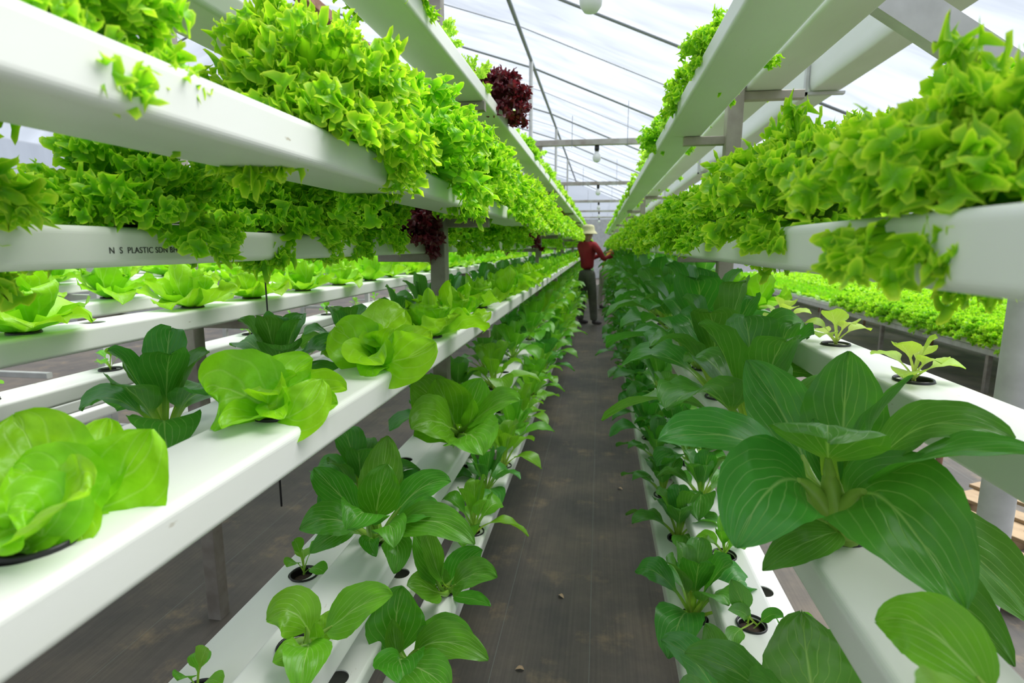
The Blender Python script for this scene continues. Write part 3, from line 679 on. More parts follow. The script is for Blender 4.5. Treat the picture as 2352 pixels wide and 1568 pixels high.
# frame and legs of the far right table
t = thing('table_frame', 'grey steel frame with legs under the wide lettuce table at far right', 'table frame', (BX, 0, 0))
link('side_rail', MB().bbox(0, .05, 1.5, YE, EYE+BZ-.115, EYE+BZ-.062).mesh('side_rail', MT['galv']), t)
link('side_rail', MB().bbox(1.2, 1.25, 1.5, YE, EYE+BZ-.115, EYE+BZ-.062).mesh('side_rail', MT['galv']), t)
for y in np.arange(1.6, 18, 1.95):
    link('leg', MB().bbox(.005, .045, y, y+.04, 0, EYE+BZ-.115).mesh('leg', MT['steel']), t)
    link('leg', MB().bbox(.9, .93, y+.6, y+.63, 0, EYE+BZ-.062).mesh('leg', MT['rust']), t)
    link('crossbar', MB().bbox(.05, 1.2, y, y+.03, EYE+BZ-.10, EYE+BZ-.064).mesh('crossbar', MT['galv']), t)

# odd things: pallet, hanging dripper cord, debris on the floor
t = thing('wooden_pallet', 'weathered wooden pallet boards on the ground behind the round pipe', 'pallet', (1.75, 2.55, 0), .5)
for k in range(3): link('runner', MB().bbox(-.45, .45, -.3+.28*k, -.22+.28*k, 0, .09).mesh('runner', MT['wood']), t)
for k in range(5): link('board', MB().bbox(-.45+.2*k, -.36+.2*k, -.32, .36, .09, .108).mesh('board', MT['wood']), t)
link('board', MB().bbox(-.1, 0, -.34, -.31, 0, .42).mesh('board', MT['wood']), t)
o = link('rusty_stake', MB().tube([(1.3, 2.3, 0), (1.32, 2.3, .75)], .012, 8).mesh('rusty_stake', MT['rust'])); tag(o, 'thin rusty stake standing behind the right seedling channel', 'stake')
o = link('dripper_cord', MB().tube([(-.90, 1.43, EYE+.3), (-.90, 1.43, EYE-.31)], .0022, 6).tube([(-.90, 1.43, EYE-.30), (-.90, 1.43, EYE-.40)], .009, 10).tube([(-.90, 1.43, EYE-.40), (-.90, 1.43, EYE-.75)], .003, 6).mesh('dripper_cord', MT['black']))
tag(o, 'black hanging cord with a small weight between the two left racks', 'cord')
o = link('top_cord', MB().tube([(-.9, 1.43, EYE+.3), (-1.285, 1.65, EYE+1.05)], .0022, 6).mesh('top_cord', MT['black'])); o.parent = None
tag(o, 'black tie cord running up to the rusty rail at left', 'cord')
dr = R_(9)
for i, (x, y, c) in enumerate([(-.12, 1.95, 'wood'), (.13, 2.95, 'wood'), (-.20, 1.55, 'white')]):
    a = dr.uniform(0, 6)
    v, f, uv = bleaf((0, 0, .002), (.008, 0, .012), (.016, .004, .010), (.026, .008, .002), .008, nv=8, nu=5, pet=.05, rn=dr)
    o = link('dry_leaf_scrap', MB().add(v, f, uv, True).mesh('dry_leaf_scrap', MT['wood']), None, (x, y, 0), a); tag(o, ['tan dry leaf scrap on the aisle floor, near the left plants', 'curled tan leaf scrap on the aisle floor, near the right plants', 'pale leaf scrap on the aisle floor, nearest the camera'][i], 'leaf scrap')

# printed maker's text on the lettered channel
def printed(body, x, y, z, size, m, parent_name, spacing=1.):
    cu = bpy.data.curves.new('printed_lettering', 'FONT'); cu.body = body; cu.size = size; cu.extrude = .0002; cu.space_character = spacing
    tmp = bpy.data.objects.new('tmp', cu); COL.objects.link(tmp); bpy.context.view_layer.update()
    me = bpy.data.meshes.new_from_object(tmp.evaluated_get(bpy.context.evaluated_depsgraph_get())); COL.objects.unlink(tmp); bpy.data.objects.remove(tmp)
    me.materials.clear(); me.materials.append(m)
    o = link('printed_lettering', me, parent_name, (x, y, EYE+z), (PI/2, 0, PI/2)); return o
ch = [o for o in COL.objects if o.get('label', '').startswith('white channel with black printed lettering')][0]
printed('N  S  PLASTIC SDN BHD', -.5595, .583, -.009, .0105, MT['ink'], ch, 1.05)
printed('UPVC  SIN 27 MAY 2018 17:57:42', -.5595, .703, -.0065, .0050, MT['inkf'], ch, 1.0)

# ------------------------------------------------------------------ the plants that show largest: leaf by leaf, in metres from each plant's root
GIANT = [
    ((-0.089, -0.010, 0.130), (-0.154, -0.030, 0.162), (-0.246, -0.060, 0.138), 0.046, (-0.08, -0.33, 0.75), dict()),
    ((-0.078, -0.070, 0.135), (-0.131, -0.120, 0.141), (-0.174, -0.170, 0.063), 0.058, (-0.21, -0.68, 0.50), dict(cup=.35)),
    ((-0.025, -0.060, 0.124), (-0.016, -0.130, 0.137), (0.011, -0.230, 0.052), 0.066, (-0.29, -0.59, 0.53), dict(cup=.35, pet=.25)),
    ((-0.008, -0.050, 0.034), (-0.065, -0.070, 0.040), (-0.121, -0.090, -0.007), 0.026, (-0.16, -0.42, 0.71), dict(cup=.3)),
    ((-0.033, 0.050, 0.080), (-0.022, 0.150, 0.113), (-0.082, 0.200, 0.193), 0.052, (-0.24, -0.73, 0.41), dict(cup=.5)),
    ((0.010, 0.050, 0.070), (0.021, 0.080, 0.136), (0.025, 0.090, 0.231), 0.056, (-0.35, -0.85, 0.29), dict(cup=.5)),
    ((0.021, 0.030, 0.104), (0.029, 0.030, 0.152), (0.059, -0.010, 0.220), 0.026, (-0.04, -0.09, 0.93), dict(cup=.9, pet=.4)),
    ((-0.050, -0.050, 0.124), (-0.060, -0.070, 0.210), (-0.085, -0.150, 0.177), 0.062, (-0.04, -0.09, 0.92), dict(cup=-.3, pet=.4)),
    ((0.010, -0.030, 0.137), (0.035, -0.070, 0.214), (0.111, -0.110, 0.176), 0.040, (-0.16, -0.30, 0.72), dict(cup=.3)),
    ((-0.005, -0.070, 0.113), (0.016, -0.130, 0.189), (0.083, -0.200, 0.189), 0.036, (-0.09, -0.17, 0.85), dict(cup=.4)),
    ((0.088, 0.070, 0.015), (0.190, 0.090, -0.000), (0.241, -0.010, -0.100), 0.055, (-0.24, -0.40, 0.68), dict(cup=.3)),
    ((0.006, 0.110, 0.059), (0.010, 0.200, 0.077), (-0.034, 0.250, 0.128), 0.050, (-0.19, -0.54, 0.57), dict()),
    ((0.034, 0.010, 0.015), (0.090, -0.010, -0.012), (0.131, -0.130, -0.072), 0.045, (-0.22, -0.40, 0.71), dict(cup=.3)),
    ((-0.027, -0.010, 0.081), (-0.030, 0.010, 0.108), (-0.035, 0.030, 0.149), 0.025, (-0.20, -0.53, 0.59), dict(cup=1.1)),
    ((-0.021, -0.020, 0.091), (-0.007, 0.010, 0.116), (0.002, 0.030, 0.136), 0.025, (-0.22, -0.53, 0.58), dict(cup=1.1)),]
CORNER = [
    ((-0.029, 0.010, 0.045), (-0.050, 0.050, 0.099), (-0.072, 0.090, 0.046), 0.032, (-0.27, -0.46, 0.68), dict(cup=.25)),
    ((-0.013, -0.010, 0.099), (0.030, 0.010, 0.089), (0.061, 0.010, 0.058), 0.030, (-0.28, -0.34, 0.73), dict()),
    ((-0.065, -0.070, 0.096), (-0.116, -0.110, 0.126), (-0.136, -0.130, 0.117), 0.040, (-0.23, -0.34, 0.78), dict()),]
DARKLOW = [
    ((0.006, 0.000, 0.106), (-0.026, -0.020, 0.191), (-0.052, -0.060, 0.295), 0.066, (-0.24, -0.61, 0.66), dict(cup=.3)),
    ((-0.058, -0.040, 0.147), (-0.132, -0.080, 0.226), (-0.208, -0.100, 0.246), 0.036, (-0.13, -0.46, 0.76), dict(cup=.3)),
    ((0.061, 0.060, 0.075), (0.074, 0.100, 0.107), (0.052, 0.130, 0.142), 0.050, (-0.27, -0.60, 0.65), dict(cup=.3)),
    ((-0.030, -0.060, 0.141), (-0.095, -0.140, 0.231), (-0.155, -0.200, 0.298), 0.035, (-0.16, -0.44, 0.77), dict()),
    ((0.054, 0.000, 0.098), (0.044, -0.060, 0.179), (0.045, -0.100, 0.202), 0.040, (-0.22, -0.43, 0.75), dict()),]
LOWFLOOR = [
    ((-0.035, -0.030, 0.121), (-0.071, -0.050, 0.199), (-0.132, -0.070, 0.224), 0.034, (-0.09, -0.47, 0.76), dict(cup=.3)),
    ((-0.009, 0.020, 0.090), (-0.020, 0.020, 0.159), (-0.045, 0.020, 0.198), 0.028, (-0.13, -0.55, 0.71), dict(cup=.3)),
    ((-0.039, -0.080, 0.139), (-0.084, -0.130, 0.192), (-0.112, -0.150, 0.191), 0.030, (-0.09, -0.46, 0.78), dict()),
    ((0.015, 0.020, 0.076), (0.040, 0.040, 0.098), (0.055, 0.040, 0.108), 0.028, (-0.14, -0.46, 0.76), dict()),]
HOLEY = [
    ((-0.016, -0.020, 0.027), (-0.024, -0.030, 0.062), (-0.057, -0.040, 0.123), 0.024, (-0.18, -0.65, 0.63), dict(pet=.5, petw=.11)),
    ((-0.008, -0.010, 0.001), (-0.008, -0.030, 0.059), (-0.064, -0.060, 0.069), 0.017, (-0.19, -0.65, 0.63), dict(pet=.5, petw=.11)),
    ((0.012, 0.000, -0.004), (0.031, -0.010, 0.054), (0.051, -0.030, 0.043), 0.015, (-0.13, -0.40, 0.76), dict(pet=.4, petw=.11)),
    ((-0.035, -0.050, 0.017), (-0.063, -0.090, 0.053), (-0.069, -0.130, 0.029), 0.018, (-0.15, -0.56, 0.69), dict(pet=.4, petw=.11)),
    ((-0.001, 0.000, -0.006), (-0.014, -0.010, 0.035), (-0.024, -0.010, 0.059), 0.008, (-0.16, -0.57, 0.68), dict(pet=.4, petw=.2)),]
BIGBUTTER = [
    ((-0.005, 0.045, -0.003), (0.006, 0.065, 0.004), (0.033, 0.085, 0.065), 0.050, (0.53, -0.52, 0.48), dict(cup=.35, pet=.03, petw=.3, b=.5, a=1.0, k=1.5, wave=.08)),
    ((0.002, 0.035, 0.006), (-0.021, 0.075, 0.023), (-0.028, 0.105, 0.066), 0.035, (0.35, -0.33, 0.66), dict(cup=1.0, pet=.03, petw=.3, b=.5, a=1.0, k=1.5)),
    ((-0.021, 0.035, 0.016), (-0.050, 0.055, 0.053), (-0.071, 0.055, 0.083), 0.045, (0.52, -0.43, 0.49), dict(cup=.5, pet=.03, petw=.3, b=.5, a=1.0, k=1.5)),
    ((0.005, 0.015, 0.016), (-0.002, 0.025, 0.045), (-0.029, 0.015, 0.054), 0.042, (0.43, -0.37, 0.58), dict(cup=.8, pet=.03, petw=.3, b=.5, a=1.0, k=1.5)),
    ((0.027, -0.005, 0.021), (0.055, -0.015, 0.062), (0.061, -0.005, 0.051), 0.038, (0.28, -0.25, 0.73), dict(cup=.8, pet=.03, petw=.3, b=.5, a=1.0, k=1.5)),
    ((0.019, -0.005, 0.020), (0.027, -0.015, 0.046), (0.011, -0.025, 0.037), 0.034, (0.44, -0.36, 0.60), dict(cup=.5, pet=.03, petw=.3, b=.5, a=1.0, k=1.5)),
    ((0.014, 0.005, 0.004), (0.023, 0.005, 0.014), (0.029, 0.000, -0.006), 0.030, (0.56, -0.49, 0.50), dict(cup=.3, pet=.03, petw=.3, b=.5, a=1.0, k=1.5, wave=.06)),
    ((0.015, -0.005, 0.020), (0.006, -0.015, 0.028), (-0.017, -0.015, 0.009), 0.026, (0.44, -0.35, 0.61), dict(cup=.5, pet=.03, petw=.3, b=.5, a=1.0, k=1.5)),
    ((-0.024, 0.015, 0.014), (-0.069, 0.035, 0.032), (-0.119, 0.055, 0.041), 0.045, (0.45, -0.35, 0.58), dict(cup=.5, pet=.03, petw=.3, b=.5, a=1.0, k=1.5)),
    ((0.014, 0.035, -0.002), (0.011, 0.045, 0.000), (0.018, 0.045, -0.010), 0.012, (0.34, -0.32, 0.68), dict(cup=.6, pet=.03, petw=.3, b=.5, a=1.0)),]
BOKMAIN = [
    ((-0.006, -0.020, 0.061), (0.012, 0.020, 0.136), (0.010, 0.060, 0.224), 0.050, (0.31, -0.77, 0.45), dict(cup=.45)),
    ((0.026, -0.070, 0.089), (0.042, -0.080, 0.162), (0.055, -0.060, 0.206), 0.045, (0.32, -0.76, 0.46), dict(cup=.5)),
    ((-0.008, -0.060, 0.081), (0.058, -0.140, 0.180), (0.016, -0.180, 0.121), 0.052, (0.22, -0.50, 0.64), dict(cup=.35)),
    ((-0.045, 0.000, 0.058), (-0.119, 0.030, 0.113), (-0.176, 0.060, 0.134), 0.042, (0.17, -0.33, 0.75), dict(cup=.3)),
    ((-0.028, -0.040, 0.049), (-0.075, -0.060, 0.106), (-0.145, -0.070, 0.050), 0.045, (0.21, -0.40, 0.71), dict(cup=.35)),
    ((0.045, -0.020, 0.075), (0.100, 0.000, 0.160), (0.173, 0.000, 0.150), 0.038, (0.18, -0.53, 0.63), dict(cup=.3)),
    ((0.060, -0.060, 0.076), (0.132, -0.100, 0.149), (0.182, -0.120, 0.135), 0.036, (0.15, -0.43, 0.71), dict(cup=.3)),
    ((0.057, -0.080, 0.067), (0.163, -0.140, 0.179), (0.265, -0.180, 0.111), 0.040, (0.17, -0.52, 0.65), dict(cup=.35)),
    ((0.056, -0.100, 0.077), (0.100, -0.160, 0.166), (0.117, -0.200, 0.103), 0.035, (0.23, -0.59, 0.60), dict(cup=.3)),
    ((0.070, -0.090, 0.064), (0.117, -0.140, 0.094), (0.100, -0.160, 0.024), 0.030, (0.18, -0.50, 0.68), dict(cup=.3)),
    ((0.010, -0.060, 0.043), (0.014, -0.100, 0.064), (0.048, -0.120, 0.033), 0.022, (0.22, -0.48, 0.68), dict(cup=.5)),
    ((-0.058, -0.020, 0.031), (-0.078, -0.040, 0.045), (-0.130, -0.060, -0.010), 0.028, (0.25, -0.48, 0.67), dict(cup=.3)),]
FOLDED = [
    ((-0.009, -0.020, 0.014), (-0.055, -0.020, 0.059), (-0.071, -0.040, 0.040), 0.062, (0.46, -0.63, 0.36), dict(cup=0.5, pet=.03, petw=.3, b=.5, a=1.0, k=1.5, wave=0.09, twist=0)),
    ((0.003, -0.040, 0.015), (-0.005, -0.080, 0.021), (-0.014, -0.095, 0.013), 0.026, (0.22, -0.31, 0.71), dict(cup=1.3, pet=.03, petw=.3, b=.5, a=1.0, k=1.5, wave=0.09, twist=0)),
    ((0.015, -0.020, 0.009), (0.067, -0.060, 0.004), (0.068, 0.000, 0.053), 0.040, (0.38, -0.66, 0.44), dict(cup=0.5, pet=.03, petw=.3, b=.5, a=1.0, k=1.2, wave=0.06, twist=0)),
    ((-0.029, 0.020, 0.008), (-0.085, 0.060, 0.047), (-0.076, 0.080, 0.062), 0.045, (0.45, -0.65, 0.36), dict(cup=0.9, pet=.03, petw=.3, b=.5, a=1.0, k=1.5, wave=0.09, twist=0)),
    ((-0.009, 0.020, 0.009), (-0.023, 0.060, 0.049), (0.014, 0.080, 0.062), 0.040, (0.30, -0.50, 0.52), dict(cup=0.9, pet=.03, petw=.3, b=.5, a=1.0, k=1.5, wave=0.09, twist=0)),
    ((-0.015, 0.040, 0.003), (0.023, 0.060, 0.031), (0.082, 0.040, 0.029), 0.036, (0.23, -0.43, 0.61), dict(cup=0.8, pet=.03, petw=.3, b=.5, a=1.0, k=1.5, wave=0.09, twist=0)),
    ((0.004, 0.020, 0.003), (0.049, 0.020, 0.011), (0.078, 0.020, 0.015), 0.032, (0.23, -0.43, 0.63), dict(cup=0.5, pet=.03, petw=.3, b=.5, a=1.0, k=1.5, wave=0.09, twist=0)),
    ((-0.003, -0.010, 0.017), (0.007, -0.040, 0.055), (0.042, -0.060, 0.047), 0.034, (0.27, -0.41, 0.61), dict(cup=1.2, pet=.03, petw=.3, b=.5, a=1.0, k=1.5, wave=0.09, twist=0)),
    ((-0.009, 0.010, 0.011), (-0.007, 0.020, 0.040), (0.026, 0.010, 0.055), 0.028, (0.26, -0.42, 0.61), dict(cup=1.5, pet=.03, petw=.3, b=.5, a=1.0, k=1.5, wave=0.09, twist=0)),
    ((-0.048, 0.040, 0.001), (-0.143, 0.120, 0.017), (-0.202, 0.160, 0.013), 0.040, (0.34, -0.48, 0.52), dict(cup=0.6, pet=.03, petw=.3, b=.5, a=1.0, k=1.5, wave=0.09, twist=0)),
    ((0.009, -0.020, 0.015), (0.023, -0.050, 0.030), (0.051, -0.070, 0.020), 0.022, (0.36, -0.57, 0.48), dict(cup=0.5, pet=.03, petw=.3, b=.5, a=1.0, k=1.5, wave=0.09, twist=0)),]
FANNED = [
    ((-0.001, -0.040, 0.013), (-0.042, -0.040, 0.058), (-0.077, -0.020, 0.072), 0.058, (0.36, -0.76, 0.28), dict(cup=0.5, pet=.03, petw=.3, b=.5, a=1.0, k=1.5, wave=0.09, twist=0)),
    ((0.025, -0.060, 0.014), (0.093, -0.110, 0.019), (0.146, -0.100, 0.061), 0.054, (0.28, -0.78, 0.32), dict(cup=0.3, pet=.03, petw=.3, b=.5, a=1.0, k=1.2, wave=0.05, twist=0)),
    ((0.016, -0.060, 0.010), (0.024, -0.100, 0.006), (0.040, -0.120, -0.000), 0.030, (0.27, -0.63, 0.45), dict(cup=0.4, pet=.03, petw=.3, b=.5, a=1.0, k=1.5, wave=0.09, twist=0)),
    ((0.008, -0.060, 0.014), (0.001, -0.100, 0.045), (0.065, -0.140, 0.028), 0.050, (0.24, -0.54, 0.50), dict(cup=0.7, pet=.03, petw=.3, b=.5, a=1.0, k=1.5, wave=0.09, twist=0)),
    ((-0.003, 0.010, 0.012), (-0.019, 0.080, 0.077), (0.015, 0.120, 0.092), 0.060, (0.26, -0.65, 0.39), dict(cup=0.6, pet=.03, petw=.3, b=.5, a=1.0, k=1.5, wave=0.09, twist=0)),
    ((0.009, -0.020, 0.023), (-0.007, -0.020, 0.065), (0.027, -0.040, 0.064), 0.034, (0.15, -0.36, 0.66), dict(cup=1.5, pet=.03, petw=.3, b=.5, a=1.0, k=1.5, wave=0.09, twist=0)),
    ((0.005, -0.020, 0.022), (0.021, 0.000, 0.062), (0.044, -0.040, 0.056), 0.030, (0.14, -0.37, 0.66), dict(cup=1.5, pet=.03, petw=.3, b=.5, a=1.0, k=1.5, wave=0.09, twist=0)),
    ((0.005, -0.020, 0.018), (0.035, -0.060, 0.047), (0.053, -0.050, 0.075), 0.030, (0.22, -0.55, 0.50), dict(cup=1.1, pet=.03, petw=.3, b=.5, a=1.0, k=1.5, wave=0.09, twist=0)),
    ((-0.031, 0.010, 0.007), (-0.099, 0.060, 0.023), (-0.159, 0.080, 0.009), 0.050, (0.21, -0.45, 0.58), dict(cup=0.5, pet=.03, petw=.3, b=.5, a=1.0, k=1.5, wave=0.09, twist=0)),
    ((0.002, 0.020, 0.006), (0.052, 0.060, 0.027), (0.084, 0.080, 0.052), 0.045, (0.16, -0.47, 0.58), dict(cup=0.6, pet=.03, petw=.3, b=.5, a=1.0, k=1.5, wave=0.09, twist=0)),]
YOUNG = [
    ((0.050, -0.010, 0.026), (0.014, -0.010, 0.115), (-0.028, -0.030, 0.067), 0.040, (0.27, -0.44, 0.71), dict(cup=.3)),
    ((0.061, 0.010, 0.013), (0.092, 0.010, 0.094), (0.167, 0.010, 0.106), 0.038, (0.21, -0.42, 0.75), dict(cup=.3)),
    ((0.055, -0.020, 0.027), (0.060, -0.070, 0.087), (0.071, -0.110, 0.021), 0.036, (0.30, -0.49, 0.70), dict(cup=.3)),
    ((0.049, -0.030, 0.026), (0.032, -0.050, 0.040), (0.004, -0.070, 0.030), 0.024, (0.26, -0.41, 0.75), dict(cup=.3)),
    ((0.054, 0.010, 0.012), (0.045, 0.030, 0.028), (0.045, 0.040, 0.045), 0.022, (0.31, -0.58, 0.65), dict(cup=.5)),
    ((0.053, -0.010, 0.019), (0.056, -0.030, 0.050), (0.059, -0.040, 0.080), 0.012, (0.32, -0.57, 0.66), dict(cup=.5)),]
FLOORBOK = [
    ((-0.033, -0.010, 0.023), (-0.037, 0.010, 0.107), (-0.019, 0.030, 0.169), 0.062, (0.26, -0.65, 0.64), dict(cup=.35)),
    ((0.003, -0.020, 0.045), (0.065, -0.050, 0.160), (0.184, -0.090, 0.119), 0.040, (0.15, -0.47, 0.75), dict(cup=.3)),
    ((-0.003, 0.010, 0.031), (0.076, 0.000, 0.145), (0.147, -0.040, 0.088), 0.042, (0.14, -0.47, 0.74), dict(cup=.3)),
    ((-0.021, -0.040, 0.049), (0.018, -0.090, 0.130), (0.046, -0.150, 0.098), 0.050, (0.22, -0.56, 0.70), dict(cup=.35)),
    ((-0.043, -0.020, 0.030), (-0.078, -0.010, 0.067), (-0.118, -0.020, 0.021), 0.040, (0.20, -0.44, 0.76), dict(cup=.3)),
    ((-0.060, 0.010, 0.014), (-0.099, 0.040, 0.058), (-0.116, 0.060, 0.083), 0.035, (0.20, -0.45, 0.75), dict(cup=.3)),
    ((-0.001, -0.090, 0.091), (0.095, -0.150, 0.151), (0.136, -0.190, 0.132), 0.040, (0.14, -0.45, 0.78), dict(cup=.3)),
    ((-0.028, -0.010, 0.044), (-0.026, -0.010, 0.083), (-0.028, -0.010, 0.122), 0.022, (0.24, -0.60, 0.67), dict(cup=.9)),]
FLOORBOKB = [
    ((0.013, -0.020, -0.005), (0.060, -0.070, 0.123), (0.155, -0.120, 0.124), 0.046, (0.13, -0.50, 0.71), dict(cup=.3)),
    ((0.004, 0.010, -0.014), (0.024, 0.030, 0.061), (0.090, 0.030, 0.100), 0.044, (0.15, -0.58, 0.66), dict(cup=.3)),
    ((0.000, -0.070, 0.038), (-0.006, -0.110, 0.163), (-0.038, -0.120, 0.214), 0.034, (0.19, -0.58, 0.65), dict(cup=.4)),
    ((0.006, -0.070, 0.050), (0.021, -0.150, 0.178), (-0.005, -0.170, 0.279), 0.026, (0.15, -0.50, 0.70), dict(cup=.5)),
    ((0.024, -0.020, -0.016), (0.076, -0.050, 0.033), (0.134, -0.090, 0.029), 0.022, (0.08, -0.32, 0.82), dict(cup=.3)),
    ((0.005, -0.070, 0.016), (-0.005, -0.120, 0.103), (-0.047, -0.150, 0.102), 0.040, (0.16, -0.48, 0.72), dict(cup=.3)),
    ((-0.001, -0.010, 0.011), (-0.009, 0.000, 0.040), (-0.012, 0.000, 0.063), 0.022, (0.19, -0.65, 0.62), dict(cup=.9)),]
BOKUP = [
    ((0.049, -0.160, 0.062), (0.041, -0.320, 0.206), (-0.016, -0.400, 0.159), 0.085, (0.20, -0.69, 0.46), dict(cup=.3)),
    ((0.048, -0.100, 0.042), (0.017, -0.140, 0.154), (-0.017, -0.160, 0.245), 0.085, (0.22, -0.79, 0.38), dict(cup=.4)),
    ((0.026, -0.070, 0.030), (-0.045, -0.070, 0.176), (-0.126, -0.070, 0.210), 0.085, (0.21, -0.70, 0.44), dict(cup=.4)),
    ((0.068, -0.120, 0.064), (0.078, -0.100, 0.146), (0.111, -0.080, 0.231), 0.080, (0.18, -0.80, 0.38), dict(cup=.4)),
    ((0.084, -0.160, 0.078), (0.173, -0.220, 0.224), (0.263, -0.260, 0.212), 0.060, (0.09, -0.48, 0.63), dict(cup=.3)),
    ((0.091, -0.220, 0.071), (0.141, -0.370, 0.188), (0.191, -0.440, 0.112), 0.085, (0.16, -0.70, 0.47), dict(cup=.3)),
    ((0.064, -0.220, 0.070), (0.027, -0.320, 0.129), (-0.021, -0.370, 0.130), 0.050, (0.14, -0.45, 0.66), dict(cup=.3)),
    ((0.068, -0.120, 0.050), (0.101, -0.140, 0.116), (0.100, -0.160, 0.185), 0.030, (0.15, -0.65, 0.51), dict(cup=.9)),]

MT['stalk'] = simple('pale_green_stalk', (.30, .50, .07), .35, 0, scale=25, col2=(.22, .43, .05))
def hero(nm, x, y, zt, leaves, m, label, cat, seed, nu=15, nv=34):
    r = R_(seed); t = thing(nm, label, cat, (x, y, EYE+zt))
    for i, (S_, M_, T_, W, nr, kw) in enumerate(leaves):
        az = 2.4*i
        P0 = (.012*math.cos(az), .012*math.sin(az), .0)
        k = dict(pet=.33, petw=.20, cup=.4, wave=.05, k=2.4, jag=.012); k.update(kw)
        v, f, uv = bleaf(P0, S_, M_, T_, W, nr, nu=nu, nv=nv, rn=r, **k)
        lf = link('leaf', MB().add(v, f, uv, True).mesh('leaf', m), t)
        if 'bok_choy' == nm and W > .03:
            A_, B_, C_, D_ = [Vector(q) for q in (P0, S_, M_, T_)]; tt = [j/14*.40 for j in range(15)]
            pp = [(1-q)**3*A_+3*(1-q)**2*q*B_+3*(1-q)*q*q*C_+q**3*D_ for q in tt]; w0 = W*(.40 if seed == 201 else .27)
            link('stalk', MB().tube(pp, [w0*(.62+.38*math.sin(min(q/.12, 1)*PI/2))*(1-q/.40*.86) for q in tt], 12).mesh('stalk', MT['stalk']), lf)
    c = link('net_cup', cupm, t); link('growing_medium', medm, c); return t
hero('bok_choy', .323, .75, -.376, GIANT, MT['bok'], 'giant dark green bok choy with broad veined leaves, right foreground', 'bok choy', 201)
hero('bok_choy', .323, .41, -.376, CORNER, MT['bokl'], 'bok choy of which one bright oval leaf enters the bottom right corner', 'bok choy', 202)
hero('bok_choy', .333, .80, -.78, DARKLOW, MT['bok'], 'very dark bok choy rising from the bottom edge, right of the aisle', 'bok choy', 203)
hero('bok_choy', .247, .93, -.86, LOWFLOOR, MT['bok'], 'bok choy with small dark leaves at the bottom edge beside the aisle floor', 'bok choy', 204)
hero('bok_choy_seedling', .333, 1.13, -.78, HOLEY, MT['bok'], 'spindly seedling with hole-eaten leaves in a black cup, bottom right', 'bok choy', 205, nu=9, nv=20)
hero('butterhead_lettuce', -.425, .345, -.226, BIGBUTTER, MT['butter'], 'big smooth butterhead lettuce at the left edge, cut by the frame', 'lettuce', 206)
hero('butterhead_lettuce', -.425, .68, -.226, FOLDED, MT['butter'], 'butterhead lettuce of folded and rolled leaves, middle of the broad left channel', 'lettuce', 212)
hero('butterhead_lettuce', -.425, 1.04, -.226, FANNED, MT['butter'], 'butterhead lettuce with a wide round leaf fanned over the broad left channel edge', 'lettuce', 213)
hero('bok_choy', -.478, 1.12, -.651, BOKMAIN, MT['bokm'], 'large bok choy with glossy veined leaves on the low left channel, bottom centre-left', 'bok choy', 207)
hero('bok_choy', -.478, 1.82, -.651, BOKUP, MT['bokl'], 'bright bok choy of broad fan-like leaves below the butterhead channel', 'bok choy', 208)
hero('bok_choy', -.478, .77, -.651, YOUNG, MT['bokl'], 'bright young bok choy with four broad leaves in black cup, low left channel', 'bok choy', 209)
hero('bok_choy', -.365, .99, -.86, FLOORBOK, MT['bokm'], 'large leafy bok choy at bottom edge, left of the aisle floor', 'bok choy', 210)
hero('bok_choy', -.365, 1.27, -.86, FLOORBOKB, MT['bokm'], 'leafy bok choy leaning over the aisle floor, just beyond the bottom one', 'bok choy', 211)

# flush the queue: the largest in view become objects, what is past 290 of a kind becomes one mass
CAT = {'frill': 'f', 'pale': 'f', 'bok': 'b', 'bokl': 'b', 'butter': 'u', 'seedg': 's', 'seedd': 's', 'seedy': 'y', 'red': 'r'}
grp = {}
for a, k in QUEUE: grp.setdefault(CAT[a[0]], []).append((a, k))
for key, L_ in grp.items():
    L_.sort(key=lambda q: -q[0][5]/math.hypot(q[0][1]*1.3, q[0][2]))
    for a, k in L_[:284]: make_plant(*a, **k)
    rest = L_[284:]
    if rest:
        src, m, lab, nm = {'f': (tiny, MT['frill'], 'farthest frilly lettuces, a blurred green mass at the ends of the channels', 'distant_frilly_lettuces'),
                       'b': (BK2['bok'], MT['bok'], 'farthest bok choy plants, a blurred dark green mass beside the end of the aisle', 'distant_bok_choy'),
                       'u': (BU2, MT['butter'], 'farthest butterhead lettuces, a blurred bright green mass behind the left rack', 'distant_butterheads')}[key]
        stuff_block(nm, src, [(q[0][1], q[0][2], q[0][3], q[0][5]) for q in rest], lab, m, 'bok choy' if key == 'b' else 'lettuce')
# ------------------------------------------------------------------ people
def skin(name, pts, edges, m, parent, sub=2):
    """one continuous body: joints with a radius each, grown with a Skin modifier"""
    me = bpy.data.meshes.new(name); me.from_pydata([p[:3] for p in pts], edges, []); o = bpy.data.objects.new(name, me); COL.objects.link(o)
    o.modifiers.new('skin', 'SKIN').use_smooth_shade = True
    for i, p in enumerate(pts):
        sv = me.skin_vertices[0].data[i]; sv.radius = (p[3], p[4] if len(p) > 4 else p[3]); sv.use_root = (i == 0)
    s = o.modifiers.new('sub', 'SUBSURF'); s.levels = sub; s.render_levels = sub
    bpy.context.view_layer.update()
    ev = o.evaluated_get(bpy.context.evaluated_depsgraph_get()); m2 = bpy.data.meshes.new_from_object(ev)
    COL.objects.unlink(o); bpy.data.objects.remove(o); m2.materials.clear(); m2.materials.append(m)
    for p in m2.polygons: p.use_smooth = True
    return link(name, m2, parent)
